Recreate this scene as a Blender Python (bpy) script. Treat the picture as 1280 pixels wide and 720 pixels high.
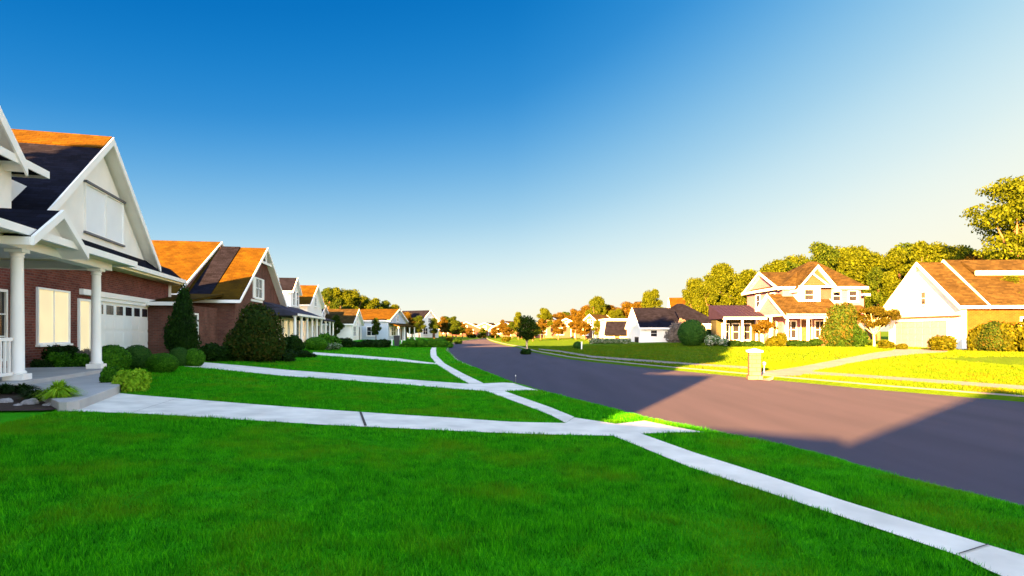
import bpy, bmesh, math, random
import numpy as np
from mathutils import Vector, Matrix
random.seed(7); RNG = np.random.default_rng(11)
R = math.radians
for o in list(bpy.data.objects): bpy.data.objects.remove(o)
C = bpy.context.scene.collection
scn = bpy.context.scene

# ------------------------------------------------------------------ tunables
SUN_E, SUN_AZ = 12.0, 27.0        # elevation, travel direction east of +Y
SUN_S, SUN_COL = 5.0, (1.0, 0.43, 0.11)
SKY_S, EXPO = 0.05, 4.65
T_E = math.tan(R(SUN_E))
TINT = (1.2, .90, .74)
CAMZ, F = 1.7, 720.0

# ------------------------------------------------------------------ terrain
YL = [-80,-20,-6,0,3.5,5.5,6.5,8,9.6,10.9,12.5,16.3,18.8,32,50,72,94,120,135]
XLv = [16,8.6,6.7,5.85,5.3,4.88,4.5,4.15,3.25,2.62,2.1,.79,.03,-2.9,-5.6,-7.8,-8.6,-7.2,-6.2]
YR = [-80,-20,0,9,13.9,17,21.1,24,26,32,35.4,47,61,72,94,120,135]
XRv = [36,22,16.5,14.2,12.5,10.7,8.9,7.7,6.75,4.5,3.5,1.7,.6,-1.0,-3.2,-5.2,-6.1]
def XL(y): return np.interp(y, YL, XLv)
def XR(y): return np.interp(y, YR, XRv)
def sm(t):
    t = np.clip(t, 0, 1); return t*t*(3-2*t)
def gz(x, y):
    x = np.asarray(x, float); y = np.asarray(y, float)
    dl = XL(y)-x; dr = x-XR(y)
    zl = .015+.10*sm(dl/.5)+.40*sm((dl-2.2)/11.5)
    zr = .10+.02*sm(dr/1.)+.32*sm((dr-2.5)/16.)
    return np.where(dl > 0, zl, np.where(dr > 0, zr, 0.0))
def g(x, y): return float(gz(x, y))
def P(px, py, extra=0.0):
    """ground point seen at a photograph pixel (1280x720)"""
    z = .2
    for _ in range(30):
        Z = (CAMZ-z)*F/max(py-414, .5)
        X = (px-640)*Z/F
        z = .5*z+.5*(g(X, Z)+extra)
    return X, Z
def at(px, Z): return ((px-640)*Z/F, Z)

# ------------------------------------------------------------------ materials
MATS = {}
def nodes(name):
    m = bpy.data.materials.new(name); m.use_nodes = True
    nt = m.node_tree; b = nt.nodes['Principled BSDF']
    return m, nt, b
def N(nt, t, **kw):
    n = nt.nodes.new(t)
    for k, v in kw.items(): setattr(n, k, v)
    return n
def mat(name, col, rough=.7, var=.12, scale=3., bump=0., bscale=40., spec=.3, axis=None, detail=6):
    if name in MATS: return MATS[name]
    m, nt, b = nodes(name); L = nt.links
    tc = N(nt, 'ShaderNodeTexCoord')
    nz = N(nt, 'ShaderNodeTexNoise'); nz.inputs['Scale'].default_value = scale; nz.inputs['Detail'].default_value = detail
    L.new(tc.outputs['Object'], nz.inputs['Vector'])
    cr = N(nt, 'ShaderNodeValToRGB')
    cr.color_ramp.elements[0].position = .3; cr.color_ramp.elements[1].position = .7
    cr.color_ramp.elements[0].color = (*[c*(1-var) for c in col], 1)
    cr.color_ramp.elements[1].color = (*[min(1, c*(1+var)) for c in col], 1)
    L.new(nz.outputs['Fac'], cr.inputs[0]); L.new(cr.outputs[0], b.inputs['Base Color'])
    b.inputs['Roughness'].default_value = rough; b.inputs['Specular IOR Level'].default_value = spec
    if bump:
        n2 = N(nt, 'ShaderNodeTexNoise'); n2.inputs['Scale'].default_value = bscale; n2.inputs['Detail'].default_value = 8
        L.new(tc.outputs['Object'], n2.inputs['Vector'])
        bp = N(nt, 'ShaderNodeBump'); bp.inputs['Strength'].default_value = bump; bp.inputs['Distance'].default_value = .02
        L.new(n2.outputs['Fac'], bp.inputs['Height']); L.new(bp.outputs[0], b.inputs['Normal'])
    MATS[name] = m; return m
def brickmat(name, c1, c2, mortar, bw, bh, ms, axis='xy', rough=.85, bump=.6, dist=.01, off=.5, spec=.04):
    """axis: which horizontal coordinate runs along the courses; z runs up"""
    if name in MATS: return MATS[name]
    m, nt, b = nodes(name); L = nt.links
    tc = N(nt, 'ShaderNodeTexCoord'); sp = N(nt, 'ShaderNodeSeparateXYZ'); L.new(tc.outputs['Object'], sp.inputs[0])
    cb = N(nt, 'ShaderNodeCombineXYZ')
    if axis == 'xy':
        ad = N(nt, 'ShaderNodeMath', operation='ADD'); L.new(sp.outputs[0], ad.inputs[0]); L.new(sp.outputs[1], ad.inputs[1]); L.new(ad.outputs[0], cb.inputs[0])
    else: L.new(sp.outputs[0 if axis == 'x' else 1], cb.inputs[0])
    L.new(sp.outputs[2], cb.inputs[1])
    br = N(nt, 'ShaderNodeTexBrick'); br.offset = off
    L.new(cb.outputs[0], br.inputs['Vector'])
    br.inputs['Scale'].default_value = 1; br.inputs['Brick Width'].default_value = bw; br.inputs['Row Height'].default_value = bh
    br.inputs['Mortar Size'].default_value = ms; br.inputs['Mortar Smooth'].default_value = .3
    br.inputs['Color1'].default_value = (*c1, 1); br.inputs['Color2'].default_value = (*c2, 1); br.inputs['Mortar'].default_value = (*mortar, 1)
    nz = N(nt, 'ShaderNodeTexNoise'); nz.inputs['Scale'].default_value = 1.3; nz.inputs['Detail'].default_value = 8
    L.new(tc.outputs['Object'], nz.inputs['Vector'])
    mp = N(nt, 'ShaderNodeMapRange'); mp.inputs[1].default_value = .3; mp.inputs[2].default_value = .7; mp.inputs[3].default_value = .75; mp.inputs[4].default_value = 1.25
    L.new(nz.outputs['Fac'], mp.inputs[0])
    mx = N(nt, 'ShaderNodeMix', data_type='RGBA', blend_type='MULTIPLY'); mx.inputs[0].default_value = 1
    L.new(br.outputs['Color'], mx.inputs[6]); L.new(mp.outputs[0], mx.inputs[7]); L.new(mx.outputs[2], b.inputs['Base Color'])
    bp = N(nt, 'ShaderNodeBump'); bp.inputs['Strength'].default_value = bump; bp.inputs['Distance'].default_value = dist; bp.invert = True
    L.new(br.outputs['Fac'], bp.inputs['Height']); L.new(bp.outputs[0], b.inputs['Normal'])
    b.inputs['Roughness'].default_value = rough; b.inputs['Specular IOR Level'].default_value = spec
    MATS[name] = m; return m
def siding(name, col, step=.16):
    if name in MATS: return MATS[name]
    m, nt, b = nodes(name); L = nt.links
    tc = N(nt, 'ShaderNodeTexCoord'); sp = N(nt, 'ShaderNodeSeparateXYZ'); L.new(tc.outputs['Object'], sp.inputs[0])
    md = N(nt, 'ShaderNodeMath', operation='MODULO'); md.inputs[1].default_value = step; L.new(sp.outputs[2], md.inputs[0])
    bp = N(nt, 'ShaderNodeBump'); bp.inputs['Strength'].default_value = .8; bp.inputs['Distance'].default_value = .2; bp.invert = True
    L.new(md.outputs[0], bp.inputs['Height']); L.new(bp.outputs[0], b.inputs['Normal'])
    nz = N(nt, 'ShaderNodeTexNoise'); nz.inputs['Scale'].default_value = .8; nz.inputs['Detail'].default_value = 6
    L.new(tc.outputs['Object'], nz.inputs['Vector'])
    cr = N(nt, 'ShaderNodeValToRGB'); cr.color_ramp.elements[0].position = .3; cr.color_ramp.elements[1].position = .7
    cr.color_ramp.elements[0].color = (*[c*.92 for c in col], 1); cr.color_ramp.elements[1].color = (*col, 1)
    L.new(nz.outputs['Fac'], cr.inputs[0]); L.new(cr.outputs[0], b.inputs['Base Color'])
    b.inputs['Roughness'].default_value = .6; b.inputs['Specular IOR Level'].default_value = .25
    MATS[name] = m; return m
def leafmat(name, cols, transl=.3, rough=.6, pos=3.0):
    """foliage: colour varies leaf by leaf and clump by clump"""
    if name in MATS: return MATS[name]
    m, nt, b = nodes(name); L = nt.links
    ge = N(nt, 'ShaderNodeNewGeometry'); tc = N(nt, 'ShaderNodeTexCoord')
    nz = N(nt, 'ShaderNodeTexNoise'); nz.inputs['Scale'].default_value = pos; nz.inputs['Detail'].default_value = 3
    L.new(tc.outputs['Object'], nz.inputs['Vector'])
    ad = N(nt, 'ShaderNodeMix', data_type='FLOAT'); ad.inputs[0].default_value = .5
    L.new(ge.outputs['Random Per Island'], ad.inputs[2]); L.new(nz.outputs['Fac'], ad.inputs[3])
    cr = N(nt, 'ShaderNodeValToRGB'); e = cr.color_ramp.elements
    e[0].position = .2; e[0].color = (*cols[0], 1); e[1].position = .8; e[1].color = (*cols[-1], 1)
    for i, c in enumerate(cols[1:-1]):
        q = e.new(.2+.6*(i+1)/(len(cols)-1)); q.color = (*c, 1)
    L.new(ad.outputs[0], cr.inputs[0])
    L.new(cr.outputs[0], b.inputs['Base Color']); b.inputs['Roughness'].default_value = rough; b.inputs['Specular IOR Level'].default_value = .06
    tr = N(nt, 'ShaderNodeBsdfTranslucent'); L.new(cr.outputs[0], tr.inputs[0])
    mx = N(nt, 'ShaderNodeMixShader'); mx.inputs[0].default_value = transl
    out = nt.nodes['Material Output']
    L.new(b.outputs[0], mx.inputs[1]); L.new(tr.outputs[0], mx.inputs[2]); L.new(mx.outputs[0], out.inputs[0])
    MATS[name] = m; return m
def emis(name, col, s):
    m, nt, b = nodes(name); b.inputs['Base Color'].default_value = (.6, .5, .35, 1)
    L = nt.links; tc = N(nt, 'ShaderNodeTexCoord'); nz = N(nt, 'ShaderNodeTexNoise'); nz.inputs['Scale'].default_value = 1.2
    L.new(tc.outputs['Object'], nz.inputs['Vector'])
    cr = N(nt, 'ShaderNodeValToRGB'); cr.color_ramp.elements[0].position = .3; cr.color_ramp.elements[1].position = .75
    cr.color_ramp.elements[0].color = (*[c*.7 for c in col], 1); cr.color_ramp.elements[1].color = (*col, 1)
    L.new(nz.outputs['Fac'], cr.inputs[0]); L.new(cr.outputs[0], b.inputs['Emission Color'])
    b.inputs['Emission Strength'].default_value = s
    return m
WHITE = mat('white_paint', (.80, .80, .79), .5, .04, 1.5, .05)
WSIDE = siding('white_siding', (.80, .80, .78))
STUCCO = mat('white_stucco', (.78, .77, .75), .8, .05, 1.2, .3, 60)
CREAM = siding('cream_siding', (.22, .10, .15))
GREYS = siding('grey_siding', (.45, .47, .50))
BLUES = siding('blue_siding', (.42, .50, .60))
BRICK = brickmat('red_brick', (.17, .052, .040), (.10, .030, .026), (.15, .10, .085), .24, .085, .010)
BRICKB = brickmat('brown_brick', (.15, .06, .045), (.10, .042, .035), (.12, .085, .07), .24, .085, .010)
BRICKO = brickmat('orange_brick', (.115, .036, .008), (.085, .026, .006), (.12, .06, .02), .24, .085, .010)
def shingle(name, c, axis, v=.35): return brickmat(name+'_'+axis, tuple(k*(1+v) for k in c), tuple(k*(1-v) for k in c), tuple(k*.5 for k in c), .32, .11, .008, axis, .9, .7, .02)
DARKx, DARKy = shingle('charcoal_shingle', (.005, .006, .013), 'x'), shingle('charcoal_shingle', (.005, .006, .013), 'y')
TERx, TERy = shingle('terracotta_shingle', (.044, .026, .0015), 'x', .22), shingle('terracotta_shingle', (.044, .026, .0015), 'y', .22)
BRNx, BRNy = shingle('brown_shingle', (.032, .024, .008), 'x'), shingle('brown_shingle', (.032, .024, .008), 'y')
SLATx, SLATy = shingle('slate_shingle', (.045, .047, .075), 'x'), shingle('slate_shingle', (.045, .047, .075), 'y')
GLASS = mat('window_glass', (.012, .014, .02), .12, .2, .7, spec=.25)
BLIND = mat('white_blind', (.72, .75, .80), .4, .03, 1.0)
LIT = emis('lit_blind', (1.0, .80, .42), .030)
CONC = mat('porch_concrete', (.36, .36, .36), .85, .12, 1.5, .25, 60)
BARK = mat('bark', (.10, .065, .04), .9, .3, 6, .6, 25)
PALEBARK = mat('pale_bark', (.5, .38, .26), .9, .2, 6, .4, 25)
DARKM = mat('dark_metal', (.03, .03, .035), .5, .1, 3)
STONE = brickmat('cream_stone', (.15, .11, .09), (.12, .09, .075), (.08, .06, .05), .3, .14, .012)
MULCH = mat('bark_mulch', (.035, .02, .014), .95, .5, 14, 1.0, 30)
ROCKM = mat('garden_rock', (.30, .29, .30), .85, .25, 4, .5, 20)
DOORM = mat('dark_door', (.10, .05, .03), .5, .15, 4)
LBOX = leafmat('boxwood_leaf', [(.007, .045, .002), (.028, .12, .004), (.08, .24, .010)], .15, pos=4)
LDARK = leafmat('evergreen_leaf', [(.003, .014, .002), (.009, .034, .003), (.016, .042, .004)], .1, pos=2)
LRED = leafmat('rusty_leaf', [(.007, .018, .003), (.018, .044, .004), (.05, .038, .006)], .15, pos=1.6)
LLIME = leafmat('lime_leaf', [(.10, .26, .008), (.20, .40, .015), (.32, .50, .03)], .3, pos=5)
LTREE = leafmat('tree_leaf', [(.020, .036, .001), (.048, .080, .003), (.090, .130, .006)], .5, pos=.7)
LAUT = leafmat('autumn_leaf', [(.022, .018, .002), (.055, .042, .003), (.10, .075, .006)], .35, pos=.8)
LDTREE = leafmat('dark_tree_leaf', [(.008, .022, .002), (.022, .048, .003), (.05, .080, .005)], .35, pos=.7)
LGREY = leafmat('bare_twig', [(.10, .085, .075), (.16, .135, .12), (.2, .17, .15)], .1, pos=1)
LPINK = leafmat('pink_leaf', [(.03, .04, .005), (.10, .07, .03), (.25, .15, .10)], .25, pos=3)
LWFLO = leafmat('white_flower_leaf', [(.02, .07, .01), (.05, .13, .02), (.65, .68, .62)], .15, pos=4)

# lawn, road, concrete: world scale patterns
def lawn_mat():
    m, nt, b = nodes('lawn'); L = nt.links
    tc = N(nt, 'ShaderNodeTexCoord')
    def noise(s, d=6):
        n = N(nt, 'ShaderNodeTexNoise'); n.inputs['Scale'].default_value = s; n.inputs['Detail'].default_value = d; L.new(tc.outputs['Object'], n.inputs['Vector']); return n
    a, c2, f = noise(.45, 5), noise(5, 8), noise(45, 4)
    cr = N(nt, 'ShaderNodeValToRGB'); e = cr.color_ramp.elements
    e[0].position = .25; e[0].color = (.012, .19, .001, 1); e[1].position = .75; e[1].color = (.045, .36, .002, 1)
    mx = N(nt, 'ShaderNodeMix', data_type='FLOAT'); mx.inputs[0].default_value = .5; L.new(a.outputs['Fac'], mx.inputs[2]); L.new(c2.outputs['Fac'], mx.inputs[3])
    L.new(mx.outputs[0], cr.inputs[0])
    sx_ = N(nt, 'ShaderNodeSeparateXYZ'); L.new(tc.outputs['Object'], sx_.inputs[0])
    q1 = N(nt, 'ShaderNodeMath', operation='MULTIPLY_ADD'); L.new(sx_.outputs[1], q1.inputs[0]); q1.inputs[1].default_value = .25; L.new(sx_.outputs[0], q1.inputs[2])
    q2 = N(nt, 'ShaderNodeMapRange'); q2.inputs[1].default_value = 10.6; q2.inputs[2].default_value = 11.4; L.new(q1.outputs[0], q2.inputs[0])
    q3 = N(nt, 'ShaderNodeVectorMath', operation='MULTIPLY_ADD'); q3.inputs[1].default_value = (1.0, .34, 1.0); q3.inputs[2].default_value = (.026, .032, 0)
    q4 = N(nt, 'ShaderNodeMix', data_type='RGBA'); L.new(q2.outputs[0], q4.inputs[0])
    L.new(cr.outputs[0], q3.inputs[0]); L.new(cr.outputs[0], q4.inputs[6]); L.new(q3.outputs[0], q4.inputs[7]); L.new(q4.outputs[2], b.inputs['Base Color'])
    bp = N(nt, 'ShaderNodeBump'); bp.inputs['Strength'].default_value = .8; bp.inputs['Distance'].default_value = .05
    L.new(f.outputs['Fac'], bp.inputs['Height']); L.new(bp.outputs[0], b.inputs['Normal'])
    b.inputs['Roughness'].default_value = .9; b.inputs['Specular IOR Level'].default_value = .05
    return m
def grass_mat():
    m, nt, b = nodes('grass_blade'); L = nt.links
    tc = N(nt, 'ShaderNodeTexCoord'); ge = N(nt, 'ShaderNodeNewGeometry')
    def noise(s, d=5):
        n = N(nt, 'ShaderNodeTexNoise'); n.inputs['Scale'].default_value = s; n.inputs['Detail'].default_value = d; L.new(tc.outputs['Object'], n.inputs['Vector']); return n
    a = noise(4.5, 9); dry = noise(.9, 8); dry.noise_dimensions = '3D'
    mx = N(nt, 'ShaderNodeMix', data_type='FLOAT'); mx.inputs[0].default_value = .4
    L.new(a.outputs['Fac'], mx.inputs[2]); L.new(ge.outputs['Random Per Island'], mx.inputs[3])
    cr = N(nt, 'ShaderNodeValToRGB'); e = cr.color_ramp.elements
    e[0].position = .3; e[0].color = (.007, .12, .001, 1); e[1].position = .72; e[1].color = (.075, .46, .003, 1)
    q = e.new(.5); q.color = (.026, .29, .002, 1)
    L.new(mx.outputs[0], cr.inputs[0])
    dr = N(nt, 'ShaderNodeMapRange'); dr.inputs[1].default_value = .50; dr.inputs[2].default_value = .68; dr.inputs[4].default_value = .6
    L.new(dry.outputs['Fac'], dr.inputs[0])
    m2 = N(nt, 'ShaderNodeMix', data_type='RGBA'); L.new(dr.outputs[0], m2.inputs[0]); L.new(cr.outputs[0], m2.inputs[6]); m2.inputs[7].default_value = (.12, .26, .004, 1)
    sx_ = N(nt, 'ShaderNodeSeparateXYZ'); L.new(tc.outputs['Object'], sx_.inputs[0])
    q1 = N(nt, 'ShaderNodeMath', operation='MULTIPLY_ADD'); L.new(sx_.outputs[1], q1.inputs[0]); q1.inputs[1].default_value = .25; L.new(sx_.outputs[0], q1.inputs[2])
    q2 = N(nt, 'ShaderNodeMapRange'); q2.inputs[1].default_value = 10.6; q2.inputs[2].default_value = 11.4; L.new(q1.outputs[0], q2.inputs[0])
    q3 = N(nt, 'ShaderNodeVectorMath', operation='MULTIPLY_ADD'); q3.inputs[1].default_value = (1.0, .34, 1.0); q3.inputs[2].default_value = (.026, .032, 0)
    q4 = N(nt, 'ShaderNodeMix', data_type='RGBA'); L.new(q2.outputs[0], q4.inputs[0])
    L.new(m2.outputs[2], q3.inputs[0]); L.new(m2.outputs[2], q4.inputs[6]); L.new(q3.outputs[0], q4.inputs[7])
    L.new(q4.outputs[2], b.inputs['Base Color']); b.inputs['Roughness'].default_value = .6; b.inputs['Specular IOR Level'].default_value = .08
    tr = N(nt, 'ShaderNodeBsdfTranslucent'); L.new(q4.outputs[2], tr.inputs[0])
    ms = N(nt, 'ShaderNodeMixShader'); ms.inputs[0].default_value = .35
    L.new(b.outputs[0], ms.inputs[1]); L.new(tr.outputs[0], ms.inputs[2]); L.new(ms.outputs[0], nt.nodes['Material Output'].inputs[0])
    return m
def road_mat():
    m, nt, b = nodes('asphalt'); L = nt.links
    tc = N(nt, 'ShaderNodeTexCoord')
    mpg = N(nt, 'ShaderNodeMapping'); mpg.inputs['Rotation'].default_value = (0, 0, R(14)); mpg.inputs['Scale'].default_value = (1.0, .12, 1); L.new(tc.outputs['Object'], mpg.inputs[0])
    a = N(nt, 'ShaderNodeTexNoise'); a.inputs['Scale'].default_value = 1.2; a.inputs['Detail'].default_value = 6; L.new(mpg.outputs[0], a.inputs['Vector'])
    f = N(nt, 'ShaderNodeTexNoise'); f.inputs['Scale'].default_value = 60; f.inputs['Detail'].default_value = 5; L.new(tc.outputs['Object'], f.inputs['Vector'])
    mx = N(nt, 'ShaderNodeMix', data_type='FLOAT'); mx.inputs[0].default_value = .35; L.new(a.outputs['Fac'], mx.inputs[2]); L.new(f.outputs['Fac'], mx.inputs[3])
    cr = N(nt, 'ShaderNodeValToRGB'); e = cr.color_ramp.elements
    e[0].position = .3; e[0].color = (.040, .041, .062, 1); e[1].position = .72; e[1].color = (.062, .059, .086, 1)
    L.new(mx.outputs[0], cr.inputs[0]); L.new(cr.outputs[0], b.inputs['Base Color'])
    bp = N(nt, 'ShaderNodeBump'); bp.inputs['Strength'].default_value = .35; bp.inputs['Distance'].default_value = .01
    L.new(f.outputs['Fac'], bp.inputs['Height']); L.new(bp.outputs[0], b.inputs['Normal'])
    b.inputs['Roughness'].default_value = .95; b.inputs['Specular IOR Level'].default_value = .1
    return m
LAWN, GRASS, ROAD = lawn_mat(), grass_mat(), road_mat()
DRIVE = mat('sun_side_concrete', (.17, .15, .145), .9, .12, 1.5, .2, 70)  # walk concrete copied darker, to offset the strong sun on the right side
TAN = siding('tan_siding', (.09, .045, .035))
WALK = mat('walk_concrete', (.64, .62, .56), .85, .16, 2.2, .15, 80)
KERB = mat('kerb_concrete', (.20, .175, .165), .85, .1, 2, .15, 60)
CRACK = mat('joint_dark', (.06, .055, .05), .95, .2, 10)

# ------------------------------------------------------------------ mesh helpers
class MB:
    def __init__(s): s.v = []; s.f = []
    def add(s, vs, fs):
        k = len(s.v); s.v += [tuple(v) for v in vs]; s.f += [tuple(k+i for i in f) for f in fs]; return s
    def hexa(s, a, b):   # two quads (lists of 4 points) facing each other
        return s.add(list(a)+list(b), [(0,1,2,3),(7,6,5,4),(0,4,5,1),(1,5,6,2),(2,6,7,3),(3,7,4,0)])
    def box(s, x0, x1, y0, y1, z0, z1, m=None):
        p = [(x0,y0),(x1,y0),(x1,y1),(x0,y1)]
        a = [(x,y,z0) for x,y in p]; b = [(x,y,z1) for x,y in p]
        if m: a = [m(*q) for q in a]; b = [m(*q) for q in b]
        return s.hexa(a, b)
    def slab(s, p, th):  # quad with thickness straight down
        return s.hexa([(x,y,z-th) for x,y,z in p], p)
    def prism(s, poly, y0, y1, m=None):   # polygon in (x,z), extruded in y
        n = len(poly)
        a = [(x,y0,z) for x,z in poly]+[(x,y1,z) for x,z in poly]
        if m: a = [m(*q) for q in a]
        return s.add(a, [tuple(range(n)), tuple(range(2*n-1, n-1, -1))]+[(i,(i+1)%n,n+(i+1)%n,n+i) for i in range(n)])
    def lathe(s, x, y, prof, n=20):
        k = []
        for r, z in prof:
            k += [(x+r*math.cos(2*math.pi*i/n), y+r*math.sin(2*math.pi*i/n), z) for i in range(n)]
        fs = []
        for j in range(len(prof)-1):
            for i in range(n): fs.append((j*n+i, j*n+(i+1)%n, (j+1)*n+(i+1)%n, (j+1)*n+i))
        fs += [tuple(range(n-1,-1,-1)), tuple((len(prof)-1)*n+i for i in range(n))]
        return s.add(k, fs)
    def tube(s, pts, rad, n=7):
        k = []; L_ = len(pts)
        for j, p in enumerate(pts):
            p = Vector(p); d = (Vector(pts[min(j+1, L_-1)])-Vector(pts[max(j-1, 0)])).normalized()
            u = d.orthogonal().normalized(); w = d.cross(u)
            for i in range(n):
                t = 2*math.pi*i/n; k.append(tuple(p+(u*math.cos(t)+w*math.sin(t))*rad[j]))
        fs = []
        for j in range(L_-1):
            for i in range(n): fs.append((j*n+i, j*n+(i+1)%n, (j+1)*n+(i+1)%n, (j+1)*n+i))
        fs += [tuple(range(n-1,-1,-1)), tuple((L_-1)*n+i for i in range(n))]
        return s.add(k, fs)
    def build(s, name, material, parent=None, bevel=0, smooth=False):
        me = bpy.data.meshes.new(name); me.from_pydata(s.v, [], s.f)
        bm = bmesh.new(); bm.from_mesh(me); bmesh.ops.recalc_face_normals(bm, faces=bm.faces[:]); bm.to_mesh(me); bm.free()
        me.materials.append(material)
        if smooth: me.polygons.foreach_set('use_smooth', [True]*len(me.polygons))
        o = bpy.data.objects.new(name, me); C.objects.link(o)
        if parent: o.parent = parent
        if bevel:
            b = o.modifiers.new('b', 'BEVEL'); b.width = bevel; b.segments = 2; b.limit_method = 'ANGLE'
        return o
def tag(o, label, cat=None, group=None, kind=None):
    if label: o['label'] = label
    if cat: o['category'] = cat
    if group: o['group'] = group
    if kind: o['kind'] = kind
    return o
def thing(name, label, cat, loc=(0,0,0), rot=0, group=None):
    o = bpy.data.objects.new(name, None); C.objects.link(o); o.location = loc; o.rotation_euler = (0,0,R(rot)); o.empty_display_size = .3
    return tag(o, label, cat, group)
def np_mesh(name, verts, faces, material, per=4):
    me = bpy.data.meshes.new(name); nv = len(verts); nf = len(faces)
    me.vertices.add(nv); me.vertices.foreach_set('co', verts.astype(np.float32).ravel())
    me.loops.add(nf*per); me.loops.foreach_set('vertex_index', faces.astype(np.int32).ravel())
    me.polygons.add(nf); me.polygons.foreach_set('loop_start', np.arange(0, nf*per, per, dtype=np.int32))
    me.update(calc_edges=True); me.validate(); me.materials.append(material); return me

# ------------------------------------------------------------------ setting
def grid_mesh(name, Xs, Ys, Z, material):
    r, c = Xs.shape
    v = np.stack([Xs, Ys, Z], -1).reshape(-1, 3)
    i = np.arange(r*c).reshape(r, c)
    f = np.stack([i[:-1,:-1], i[:-1,1:], i[1:,1:], i[1:,:-1]], -1).reshape(-1, 4)
    me = np_mesh(name, v, f, material); o = bpy.data.objects.new(name, me); C.objects.link(o)
    me.polygons.foreach_set('use_smooth', [True]*len(me.polygons)); o['kind'] = 'structure'; return o
rows = np.concatenate([np.arange(-80,-12,4), np.arange(-12,60,.5), np.arange(60,140,1.), [142,146,152,160,175,200,240,300,400,600,900,1400,2200]])
dl = np.concatenate([np.arange(0,1,.1), np.arange(1,17,.4), [18,20,24,30,40,60,90,140,220,400,800,1500]])
dr = np.concatenate([np.arange(0,1.2,.2), np.arange(1.2,22,.5), [23,26,30,40,60,90,140,220,400,800,1500]])
wd = XR(rows)-XL(rows)
cols = []; zs = []
for d in dl[::-1]:
    x = XL(rows)-d; cols.append(x); zs.append(.015+.10*sm(d/.5)+.40*sm((d-2.2)/11.5)+0*x)
for k in (.04, .5, .96):
    cols.append(XL(rows)+wd*k); zs.append(-.06+0*rows)
for d in dr:
    x = XR(rows)+d+.005; cols.append(x); zs.append(.10+.02*sm(d/1.)+.32*sm((d-2.5)/16.)+0*x)
Xg = np.stack(cols, 1); Zg = np.stack(zs, 1); Yg = np.repeat(rows[:, None], Xg.shape[1], 1)
# ground behind the end of the street closes over the road bed
Zg = np.where((Yg > 139) & (Zg < 0), .1, Zg)
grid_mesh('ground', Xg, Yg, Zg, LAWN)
ry = rows[rows < 139.5]
k = np.linspace(0, 1, 9)
Xr = XL(ry)[:, None]+(XR(ry)-XL(ry))[:, None]*k[None]
rd = grid_mesh('road', Xr, np.repeat(ry[:, None], 9, 1), 0*Xr, ROAD)
def kerb(name, fx, side, w, h, y0, y1):
    ys = np.arange(y0, y1, 1.0); m = MB(); n = len(ys); v = []
    for y in ys:
        x = float(fx(y)); v += [(x, y, -.05), (x, y, h-.02), (x+side*.03, y, h), (x+side*w, y, h+.006), (x+side*w, y, -.05)]
    f = []
    for i in range(n-1):
        for q in range(4): f.append((i*5+q, i*5+q+1, (i+1)*5+q+1, (i+1)*5+q))
    m.add(v, f); o = m.build(name, KERB); o['kind'] = 'structure'
    return o
kerb('kerb', XR, 1, .30, .112, -20, 136)
kerb('kerb', lambda y: XL(y)+.02, -1, .16, .05, 27, 136)

POLYS = []     # world-space areas where no grass grows
def drape(name, pts, material, lift=.018, step=.6, world=False, kind='structure', keep=True):
    w = pts if world else [P(*p) for p in pts]
    if keep: POLYS.append(np.array(w))
    bm = bmesh.new(); f = bm.faces.new([bm.verts.new((x, y, 0)) for x, y in w])
    xs = [p[0] for p in w]; ys = [p[1] for p in w]
    for ax, lo, hi in ((0, min(xs), max(xs)), (1, min(ys), max(ys))):
        st = max(step, (hi-lo)/60)
        q = lo+st
        while q < hi:
            co = (q,0,0) if ax == 0 else (0,q,0); no = (1,0,0) if ax == 0 else (0,1,0)
            bmesh.ops.bisect_plane(bm, geom=bm.verts[:]+bm.edges[:]+bm.faces[:], plane_co=co, plane_no=no); q += st
    bmesh.ops.triangulate(bm, faces=bm.faces[:])
    for v in bm.verts: v.co.z = g(v.co.x, v.co.y)+lift
    bmesh.ops.recalc_face_normals(bm, faces=bm.faces[:])
    for f in bm.faces:
        if f.normal.z < 0: f.normal_flip()
    me = bpy.data.meshes.new(name); bm.to_mesh(me); bm.free(); me.materials.append(material)
    o = bpy.data.objects.new(name, me); C.objects.link(o)
    if kind: o['kind'] = kind
    return o
# front walk with its apron and the near pavement
SW_L = [(765,546),(800,560),(862,586),(951,615),(1056,650),(1198,698),(1234,716),(1300,745),(1420,800)]
SW_R = [(801,543.5),(866,567),(951,594),(1056,629),(1162,662),(1236,685),(1280,698),(1360,722),(1480,762)]
drape('pavement', SW_L+SW_R[::-1], WALK, .022)
drape('front_walk', [(82,515),(145,492),(175,495),(300,505),(450,516),(560,523),(640,528.5),(707,530),(718,523),(770,531),(806,527),(842,534.5),(880,541.5),(838,542),(801,543.5),(765,546),(640,543),(520,537.5),(400,532),(200,519.5)], WALK, .018)
drape('pavement', [(707,530),(690,521),(660,509),(633,499),(607,489.5),(630,489.5),(655,498.5),(690,511),(718,522.6)], WALK, .022)
drape('garage_walk', [(222,458),(250,453),(360,463),(429,468),(500,474),(585,480.3),(604,480),(625,479),(641,479.5),(656,484),(675,489),(652,488.6),(630,489.5),(607,489.5),(560,486),(500,481),(429,475.5),(360,471)], WALK, .018)
drape('pavement', [(586,480.3),(566,469),(546,456),(538,446),(538,438),(541,433),(546,433),(545,438),(546,445),(556,455),(578,467),(604.6,480)], WALK, .022)
drape('side_walk', [(388,443.5),(392,440.5),(450,444.5),(500,448.5),(548,454.8),(556,457),(500,452),(450,448)], WALK, .018)
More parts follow.
